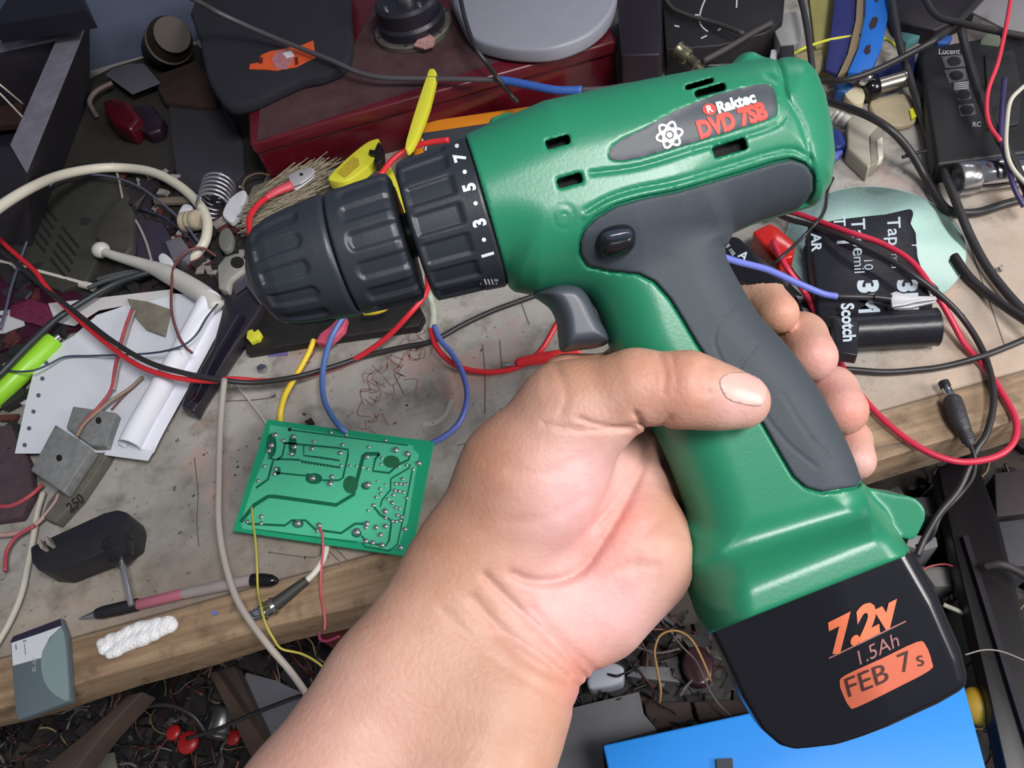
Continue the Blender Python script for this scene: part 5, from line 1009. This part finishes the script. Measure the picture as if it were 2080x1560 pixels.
# blue lead with crocodile clip on the pack
bcl = empty('crocodile_clip_lead', B(1750,600,24), 'blue wire ending in a bright crocodile clip on the taped battery pack', 'clip')
wire('wire', [(1462,520,80),(1500,532,70),(1560,548,55),(1620,575,40),(1670,596,30),(1700,602,27)], 2.2, M_('periwinkle_pvc', (108,120,206), 0.4), parent=bcl)
cyl('sleeve', (1698,602,27), (1775,604,26), 2.0, BLKW, parent=bcl)
cyl('stem', (1775,604,26), (1810,608,26), 3.4, M_('heat_shrink', (28,28,32), 0.3), parent=bcl)
m = MB(); m.add(*prism([(1808,596),(1820,591),(1852,601),(1900,601),(1904,607),(1862,612),(1840,618),(1812,622)], 27, 29)); m.go('upper_jaw', M_('clip_silver', (225,225,228), 0.38, metal=0.6), bcl, bevel=0.0004)
m = MB(); m.add(*prism([(1810,612),(1850,612),(1898,606),(1902,612),(1850,624),(1816,626)], 23, 25)); m.go('lower_jaw', M_('clip_silver', (0,0,0)), bcl, bevel=0.0004)
slab('glossy_foil', csm([(1876,580),(1890,570),(1908,586),(1896,600),(1880,596)]), 3, 8, CHROME, 'crumpled shiny foil beside the tip of the crocodile clip', 'foil', bevel=0.001)
# items between grip and disc
slab('red_lens', [(1528,470),(1562,452),(1580,460),(1616,492),(1612,520),(1584,530),(1560,506)], 0, 20, M_('lens_red', (192,34,26), 0.15, var=0.1, spec=0.7), 'glossy red plastic lens block beside the disc, behind the grip', 'lens', bevel=0.002)
cap2 = slab('black_capacitor', csm([(1462,502),(1474,484),(1498,482),(1520,500),(1556,530),(1598,560),(1600,590),(1570,582),(1500,566),(1466,540)]), 0, 26, M_('capacitor_black', (20,20,24), 0.25), 'black component sleeve with white print behind the drill grip', 'component', bevel=0.002)
V, F = text_vf('A', (1510,520), (0.75,0.65), (0.65,-0.75), flat(26.3), 26, 0.02, cuts=0); obj('printed_letter', V, F, TW, cap2)
V, F = text_vf('CE 105', (1482,505), (0.55,0.83), (0.83,-0.55), flat(26.3), 11, 0.01, cuts=0); obj('printed_letter', V, F, TW, cap2)
slab('dark_pcb', [(1500,560),(1600,570),(1650,620),(1640,660),(1560,640)], 0, 6, M_('pcb_black', (26,26,28), 0.5, var=0.4), 'dark board fragment beneath the curling fingers', 'board', bevel=0.0005)
for i, (x, y) in enumerate(((1616,600),(1628,624),(1640,648))): slab('white_contact', [(x,y),(x+14,y+2),(x+20,y+10),(x+6,y+10)], 6, 8, STEEL, 'small bright contact tab beside the index fingertip', 'contact', group='contact tabs by the fingertips')
# right wires
wire('red_wire', [(1560,440,10),(1600,430,14),(1650,445,20),(1720,470,26),(1790,494,26),(1850,530,26),(1894,586,22),(1930,645,12),(1960,700,5),(2000,745,3),(2036,800,3),(2062,850,3),(2062,890,3),(2040,918,3),(2000,934,3),(1950,938,4),(1900,925,4),(1850,898,4),(1800,858,4),(1756,812,4),(1722,766,5),(1700,722,8),(1682,680,10),(1660,640,12),(1636,596,12),(1610,560,22),(1590,530,26),(1570,490,26)], 2.0, M_('crimson_pvc', (196,44,72), 0.38), 'crimson wire making a big loop around the disc and battery pack', 'wire')
wire('black_wire', [(1580,436,8),(1610,448,14),(1650,458,22),(1720,484,30),(1790,518,30),(1850,555,30),(1900,592,24),(1950,640,12),(1990,700,7),(2012,760,6),(2018,820,6),(2004,880,4),(1982,916,2),(1950,990,-6),(1910,1040,-10),(1880,1090,-16),(1862,1130,-20)], 2.0, BLKW, 'black wire running beside the crimson one and off the bench edge', 'wire')
wire('thin_black_wire', [(1692,362,8),(1680,390,12),(1676,424,26),(1660,450,32),(1630,482,26),(1590,520,30),(1560,545,22)], 1.2, BLKW, 'thin black wire curling from the drill tail over the disc', 'wire')
wire('black_cable', [(1690,748,4),(1740,752,4),(1800,756,4),(1860,752,4),(1920,744,4),(2000,722,8),(2100,682,8)], 2.0, BLKW, 'black cable lying below the taped battery pack', 'cable')
wire('thick_black_cable', [(1640,196,12),(1700,212,26),(1760,234,36),(1810,265,34),(1850,310,20),(1880,360,8),(1906,405,5),(1930,428,5),(1980,432,5),(2040,415,5),(2100,398,5)], 3.0, BLKW, 'thick black cable looping over the beige connector towards the right', 'cable', n=12)
wire('thick_black_cable', [(1806,-30,30),(1818,40,28),(1830,100,24),(1852,170,14),(1874,240,8),(1896,300,8),(1926,370,14),(1950,430,12),(1976,490,6),(2010,550,5),(2060,612,5),(2110,660,5)], 3.0, M_('charcoal_pvc', (50,48,50), 0.45), 'thick charcoal cable running down the whole right side', 'cable', n=12)
wire('thick_black_cable', [(1938,520,4),(1966,560,4),(2000,592,4),(2040,622,9),(2110,668,16)], 3.0, BLKW, 'thick black cable leaving the disc edge towards the right', 'cable', n=12)
wire('black_cable', [(1618,-30,36),(1632,20,36),(1644,90,34),(1650,150,28),(1648,200,14)], 2.6, M_('charcoal_pvc', (0,0,0)), 'charcoal cable hanging straight down in front of the yellow board', 'cable')
wire('long_black_cable', [(330,-30,150),(400,2,120),(440,24,100),(500,52,84),(560,78,74),(620,102,70),(680,126,68),(730,148,64),(780,158,62),(860,160,60),(940,161,60),(1016,163,58)], 2.2, M_('dusty_black_pvc', (74,72,76), 0.4), 'long dusty black cable stretched over the pouch and red box', 'cable')
wire('blue_tape_sleeve', [(1012,162,58),(1040,166,58),(1080,174,58),(1130,183,58),(1182,183,58)], 3.4, M_('tape_blue', (52,94,176), 0.55, var=0.12, bump=0.4), 'blue tape wound around the black cable above the drill', 'tape')
wire('black_cable', [(1178,183,58),(1230,180,58),(1290,172,58),(1400,168,58)], 2.2, M_('dusty_black_pvc', (0,0,0)), 'dusty black cable leaving the blue tape behind the drill', 'cable')
wire('black_cable', [(1600,186,14),(1660,166,20),(1720,162,26),(1780,142,30),(1850,108,38),(1900,80,44),(1950,40,44),(2010,-20,44)], 2.6, BLKW, 'black cable rising from the drill tail to the top right corner', 'cable')
wire('black_cable', [(1870,-20,46),(1900,30,48),(1950,46,50),(2010,60,52),(2100,78,52)], 2.6, M_('charcoal_pvc', (0,0,0)), 'charcoal cable crossing above the black printed module', 'cable')
wire('black_cable', [(1952,60,54),(1970,130,42),(1996,210,40),(2030,280,38),(2060,330,32),(2100,420,20)], 3.0, BLKW, 'heavy black cable lying across the printed module front', 'cable')
wire('dark_cable', [(932,-20,80),(945,40,80),(965,95,76),(990,130,66),(1012,160,62),(1035,190,46),(1052,208,40)], 2.0, BLKW, 'dark cable hanging between the motor and the grey cover', 'cable')
wire('red_wire', [(2056,-20,58),(2046,40,60),(2038,80,60),(2026,130,58),(2008,180,54),(2004,225,52),(2012,258,50),(2032,286,48)], 1.5, M_('scarlet_pvc', (206,56,74), 0.4), 'scarlet wire hanging over the black printed module', 'wire')
wire('white_wire', [(2100,160,48),(2072,182,48),(2052,206,46),(2045,250,44),(2044,300,42),(2056,340,36),(2090,380,30)], 1.5, WHITEW, 'off-white wire curving over the right edge of the black module', 'wire')
wire('violet_wire', [(2040,160,42),(2036,220,44),(2034,280,42),(2046,330,34),(2060,380,28),(2080,420,20)], 1.8, M_('violet_pvc', (62,54,100), 0.45), 'dark violet wire beside the off-white one at the right edge', 'wire')
wire('cable_tie', [(1832,320,16),(1856,312,18),(1884,306,16)], 1.3, BLKW, 'small black cable tie around the two thick cables', 'tie')
for (x, y), l in (((2031,545), 'bright screw standing on the bench by the right-hand cable'), ((1934,374), 'tiny bright screw beside the steel tube fitting')):
    s_ = empty('screw', B(x, y, 0), l, 'screw'); cyl('shank', (x+4, y+6, 1.6), (x, y, 2.4), 1.0, STEEL, parent=s_); cyl('head', (x, y, 2.4), (x-3, y-3, 3.0), 2.4, CHROME, parent=s_)
# barrel jack
bj = empty('dc_jack_plug', B(1945,840,5), 'black barrel power plug with a silver tip at the bench edge', 'plug')
cyl('insulator', (1916,776,7), (1921,786,7), 3.2, BLKP, parent=bj)
cyl('tip', (1920,784,7), (1936,812,7), 2.7, CHROME, parent=bj)
pts = wpts([(1932,808,7),(1938,822,7),(1946,846,7),(1956,868,6),(1964,886,5),(1972,906,4)]); V, F = tube_vf(pts, np.interp(np.linspace(0,1,len(pts)), [0,0.05,0.3,0.5,0.7,0.85,1], [4.4,5.2,5.4,4.9,3.9,3.6,2.4])*0.001, 16); obj('boot', V, F, M_('boot_ribbed', (54,52,56), 0.5, bump=0.5, bscale=500), bj, smooth=True)
for k in range(5): t = 0.66+k*0.06; i = int(t*(len(pts)-1)); d = pts[i+1]-pts[i]; d /= np.linalg.norm(d); V, F = lathe_vf(pts[i]-d*0.0005, pts[i]+d*0.0005, [(0,0.0040),(1,0.0040)], 16); obj('rib', V, F, MATS['boot_ribbed'], bj, smooth=True)
wire('cable', [(1970,902,4),(1980,930,2),(1976,968,-4),(1950,1005,-10),(1912,1045,-14),(1895,1085,-20),(1876,1104,-30),(1862,1110,-34)], 1.3, BLKW, parent=bj)
# ================================================================ BELOW THE BENCH EDGE (lower shelf, 250 mm down)
HS = -250
ral = empty('steel_rail', B(1990,1220,-200), 'black scratched steel rail running away under the bench at the right', 'rail')
slab('web', [(1905,950),(1976,915),(2030,1060),(2140,1500),(2160,1640),(2060,1640),(2000,1370),(1938,1110)], -190, -170, M_('rail_black', (16,13,18), 0.4, var=0.25), parent=ral, bevel=0.001)
slab('lip', [(1956,1090),(1966,1086),(2078,1440),(2140,1640),(2128,1640),(2066,1444)], -170, -164, M_('rail_lip', (54,50,58), 0.3, metal=0.4), parent=ral)
bx = slab('blue_box', [(1224,1513),(1520,1448),(1760,1418),(1958,1388),(2030,1660),(1270,1720)], HS, -140, M_('sky_blue_plastic', (40,140,232), 0.45), 'bright blue flat box under the battery end of the drill', 'box', bevel=0.0015)
slab('catch', [(1455,1542),(1488,1540),(1492,1600),(1458,1600)], -140, -137, M_('catch_dark', (40,44,56), 0.5), parent=bx)
def low(name, P, th, m, label, cat, **k): return slab(name, P, HS, HS+th, m, label, cat, **k)
LG = M_('board_grey', (118,118,122), 0.85, var=0.2, scale=30)
low('grey_cardboard', [(1130,1560),(1150,1440),(1298,1405),(1308,1450),(1334,1482),(1224,1512),(1230,1600),(1120,1600)], 26, LG, 'torn grey cardboard sheet on the lower shelf beside the forearm', 'cardboard', bevel=0.0005)
low('grey_bar', [(1272,1372),(1300,1352),(1360,1354),(1382,1386),(1300,1378)], 22, M_('bar_grey', (104,104,108), 0.6), 'short grey bar between the white plug and the brown oval', 'bar', bevel=0.001)
low('white_plug_housing', [(1190,1384),(1200,1356),(1226,1344),(1252,1346),(1268,1354),(1266,1386),(1240,1394),(1196,1400)], 30, M_('plug_white', (176,180,194), 0.55), 'white plastic plug housing on the lower shelf by the wrist', 'plug', bevel=0.003)
for i, P in enumerate(([(1308,1426),(1400,1424),(1410,1462),(1332,1482),(1312,1450)],[(1408,1424),(1500,1420),(1520,1446),(1420,1464)])):
    low('brick', P, 20+i*2, M_('brick_brown', (66,54,52), 0.9, var=0.3, scale=60), ('dull brown brick beside the torn grey cardboard', 'dull brown brick next to the battery pack corner')[i], 'brick', bevel=0.0015)
slab('brown_oval', csm([(1385,1350),(1392,1320),(1420,1310),(1448,1330),(1450,1370),(1436,1392),(1412,1394),(1396,1378)]), HS+14, HS+24, M_('oval_brown', (68,44,50), 0.25, var=0.4), 'glossy dark brown oval under the ochre wire arch', 'dish', bevel=0.004)
OCH = M_('ochre_pvc', (150,112,62), 0.5); GRD = M_('drab_pvc', (96,86,86), 0.6)
wire('ochre_wire', [(1340,1428,-200),(1342,1400,-195),(1333,1350,-190),(1330,1320,-188),(1340,1292,-186),(1364,1281,-186),(1388,1286,-188),(1408,1304,-190),(1424,1334,-194),(1440,1372,-200),(1444,1384,-206)], 1.0, OCH, 'ochre wire arching between the hand heel and battery pack', 'wire')
wire('drab_wire', [(1280,1308,-215),(1310,1320,-214),(1340,1326,-212),(1380,1318,-212)], 1.0, GRD, 'drab wire passing under the ochre wire arch', 'wire')
wire('drab_wire', [(1366,1290,-205),(1390,1318,-206),(1415,1345,-207),(1440,1400,-208),(1460,1430,-210),(1484,1454,-214)], 0.8, GRD, 'drab wire sloping down past the brown oval', 'wire')
zoneM = [(1120,1400),(1200,1330),(1300,1270),(1400,1240),(1460,1300),(1520,1420),(1520,1460),(1240,1500),(1120,1560)]
zoneL2 = [(-60,1500),(300,1370),(700,1255),(760,1300),(560,1560),(500,1640),(-60,1640)]
zoneR = [(1760,1010),(1930,960),(2100,900),(2140,1300),(2140,1640),(2000,1640),(1900,1380),(1840,1140)]
def tangle(zone, n, seed, label):
    R_ = random.Random(seed); P = np.array(zone, float); lo, hi = P.min(0), P.max(0); m_ = MB(); k = 0; C_ = []
    pal = [S(32,30,34)]*6+[S(96,92,92)]*2+[S(104,62,54), S(70,34,34), S(130,112,80)]
    while k < n:
        x, y = R_.uniform(lo[0], hi[0]), R_.uniform(lo[1], hi[1])
        if poly_sdf(P, np.array([x]), np.array([y]))[0] > -6: continue
        a = R_.uniform(0, 6.28); h = HS+R_.uniform(4, 26); pts = []
        for j in range(6): pts.append((x, y, h)); a += R_.uniform(-0.7, 0.7); st = R_.uniform(10, 26); x += st*math.cos(a); y += st*math.sin(a); h = min(max(h+R_.uniform(-6, 6), HS+2), HS+34)
        n0 = len(m_.V); m_.add(*tube_vf(wpts(pts), R_.uniform(0.6, 1.6)*0.0009, 5)); C_ += [R_.choice(pal)]*(len(m_.V)-n0); k += 1
    return m_.go('wire_tangle', mat('tangle_pvc', (0,0,0), 0.5, attr=True), label=label, cat='wire tangle', kind='stuff', smooth=True, colors=np.array(C_))
for i, (zn, nm) in enumerate(((zoneM, 'between the hand and battery pack'), (zoneL2, 'left of the forearm'), (zoneR, 'around the steel rail'))):
    nn = (60, 170, 150)[i]
    tangle(zn, nn, 20+i, 'tangle of coloured wire offcuts on the lower shelf '+nm)
    bits('shelf_debris', nn, zn, M_('shelf_debris', (44,40,42), 0.6, var=0.5, scale=300), HS, 4, 14, 50+i, 'loose dark junk pieces on the lower shelf '+nm, 'debris')
    bits('shiny_debris', nn//4, zn, M_('shelf_metal', (150,150,152), 0.3, metal=0.8), HS+12, 1.2, 4, 60+i, 'small shiny metal leads and chips on the lower shelf '+nm, 'debris')
def timber(n_, P, h0, h1, lab): return slab(n_, P, h0, h1, M_('brace_timber', (70,54,46), 0.75, var=0.35, scale=40), lab, 'timber', bevel=0.001)
timber('timber_brace', [(60,1580),(160,1500),(240,1430),(258,1412),(290,1404),(210,1490),(110,1620),(60,1640)], -120, -100, 'brown timber brace slanting below the bench edge at lower left')
timber('timber_strip', [(424,1368),(438,1362),(560,1540),(600,1640),(560,1640),(480,1480)], -170, -150, 'narrow timber strip running down beneath the grey cable')
slab('dark_plank', [(440,1362),(476,1352),(552,1520),(530,1548)], -200, -185, M_('plank_dark', (60,50,48), 0.8, var=0.3), 'dark plank edge beside the narrow timber strip', 'plank', bevel=0.001)
slab('grey_sheet_metal', [(488,1390),(500,1366),(560,1382),(640,1420),(760,1440),(600,1600),(545,1520)], -215, -212, M_('sheet_slate', (112,114,124), 0.7, var=0.2, scale=30), 'slate-grey sheet lying below the bench against the forearm', 'sheet', bevel=0.0005)
wire('black_cable', [(380,1500,-160),(440,1482,-150),(500,1456,-140),(560,1432,-130),(610,1414,-125),(640,1408,-120)], 1.6, BLKW, 'black cable slanting across the lower shelf to the grey cable tip', 'cable')
wire('black_cable', [(250,1480,-190),(290,1440,-180),(340,1432,-180),(390,1452,-185),(420,1490,-195)], 1.8, BLKW, 'looping black cable among junk at the lower left', 'cable')
for i, (x, y, rx, lab) in enumerate(((382,1508,19,'largest round red disc component at the lower left'),(352,1488,13,'smaller round red disc component above the largest one'),(474,1498,13,'round red disc component beside the timber strip'))):
    o = empty('disc_component', B(x, y, HS+30), lab, 'component', 'red disc components on the lower shelf'); c = B(x, y, HS+36); V, F = ball_vf(c, rx*0.52*0.001*0.95, 1, 1.0, 0.45, 22, 12); obj('body', V, F, M_('disc_red', (168,32,34), 0.35, var=0.1), o, smooth=True)
    wire('lead', [(x-3, y+rx*0.7, HS+34), (x-10, y+rx*1.6, HS+26)], 0.5, STEEL, parent=o); wire('lead', [(x+6, y+rx*0.7, HS+34), (x+8, y+rx*1.7, HS+26)], 0.5, STEEL, parent=o)
cyl('metal_can', (458,1440,-205), (440,1500,-205), 9, STEEL, 'dull silver cylindrical can among the junk at lower left', 'can', prof=[(0,0.9),(0.05,1),(0.8,1),(0.84,0.9),(0.88,1),(1,1)])
cyl('silver_tube', (640,1375,-150), (650,1400,-150), 4.5, CHROME, 'short silver tube tucked against the forearm below the bench', 'tube')
slab('pale_card', [(196,1535),(230,1528),(236,1560),(200,1580)], -225, -222, M_('card_olive', (104,104,92), 0.8), 'pale olive card piece at the bottom left corner', 'card')
slab('rusty_board', [(640,1290),(760,1240),(740,1300),(690,1330)], -240, -225, M_('rust_brown_board', (100,46,40), 0.6, var=0.4, scale=60), 'rusty brown board behind the rose-red wire below the bench', 'board', bevel=0.001)
# right bottom shelf items
for i, (P, h, c_, lab) in enumerate((([(1950,1208),(1986,1196),(1998,1250),(2010,1330),(1976,1340),(1956,1260)], -200, (126,130,116), 'pale green-grey terminal strip right of the battery pack'), ([(1975,1345),(2010,1335),(2018,1378),(1985,1396)], -195, (120,120,104), 'olive connector block at the foot of the terminal strip'), ([(1810,990),(1826,986),(1842,1010),(1800,1000)], -220, (90,90,94), 'grey slip of card behind the green clip'),
        ([(1846,1010),(1898,1008),(1900,1050),(1862,1040)], -200, (80,74,82), 'dark grey box corner beside the green belt clip'), ([(1848,1085),(1902,1090),(1906,1110),(1880,1118),(1840,1108)], -190, (160,158,162), 'pale plastic piece beneath the black cable loops'), ([(1870,1150),(1930,1150),(1934,1190),(1900,1192)], -195, (140,138,138), 'pale card scrap above the terminal strip'),
        ([(2020,960),(2110,950),(2110,1040),(2024,1050)], -180, (52,44,50), 'dark cloth-covered block right of the steel rail'), ([(2022,1060),(2110,1050),(2110,1150),(2024,1150)], -175, (66,66,74), 'slate-coloured block at the right edge below the bench'), ([(1960,1400),(2050,1400),(2100,1560),(1990,1560)], -240, (74,70,66), 'drab flat board at the bottom right corner'))):
    slab('shelf_block', P, HS, h, M_('shelf_block_%d' % i, c_, 0.7, var=0.2, scale=120), lab, 'block', bevel=0.001)
wire('thin_red_wire', [(1866,1162,-180),(1890,1150,-178),(1920,1146,-178),(1940,1152,-180)], 0.7, PINKW, 'thin red wire above the terminal strip by the rail', 'wire')
wire('black_cable', [(2000,1150,-155),(2030,1146,-150),(2060,1156,-150),(2100,1180,-150)], 3.0, M_('worn_black', (0,0,0)), 'thick worn cable curving over the steel rail at the right edge', 'cable')
wire('strand', [(1960,1330,-150),(2000,1320,-150),(2040,1325,-150),(2100,1350,-150)], 0.5, GRYW, 'thin pale strand curving over the steel rail', 'strand')
wire('white_rod', [(1916,1228,-185),(1940,1238,-185),(1968,1250,-185)], 1.8, WHITEW, 'short white rod between the battery pack and the rail', 'rod')
V, F = ball_vf(B(1988,1434,-195), 0.0135, 1, 1, 0.9, 22, 14); obj('yellow_ball', V, F, M_('mustard', (206,164,52), 0.45), None, 'mustard yellow ball beside the blue box edge', 'ball', smooth=True)
slab('green_block', [(1998,1412),(2024,1408),(2030,1440),(2006,1448)], HS, -215, M_('dark_green', (30,84,66), 0.5), 'dark green plastic block next to the mustard ball', 'block', bevel=0.002)
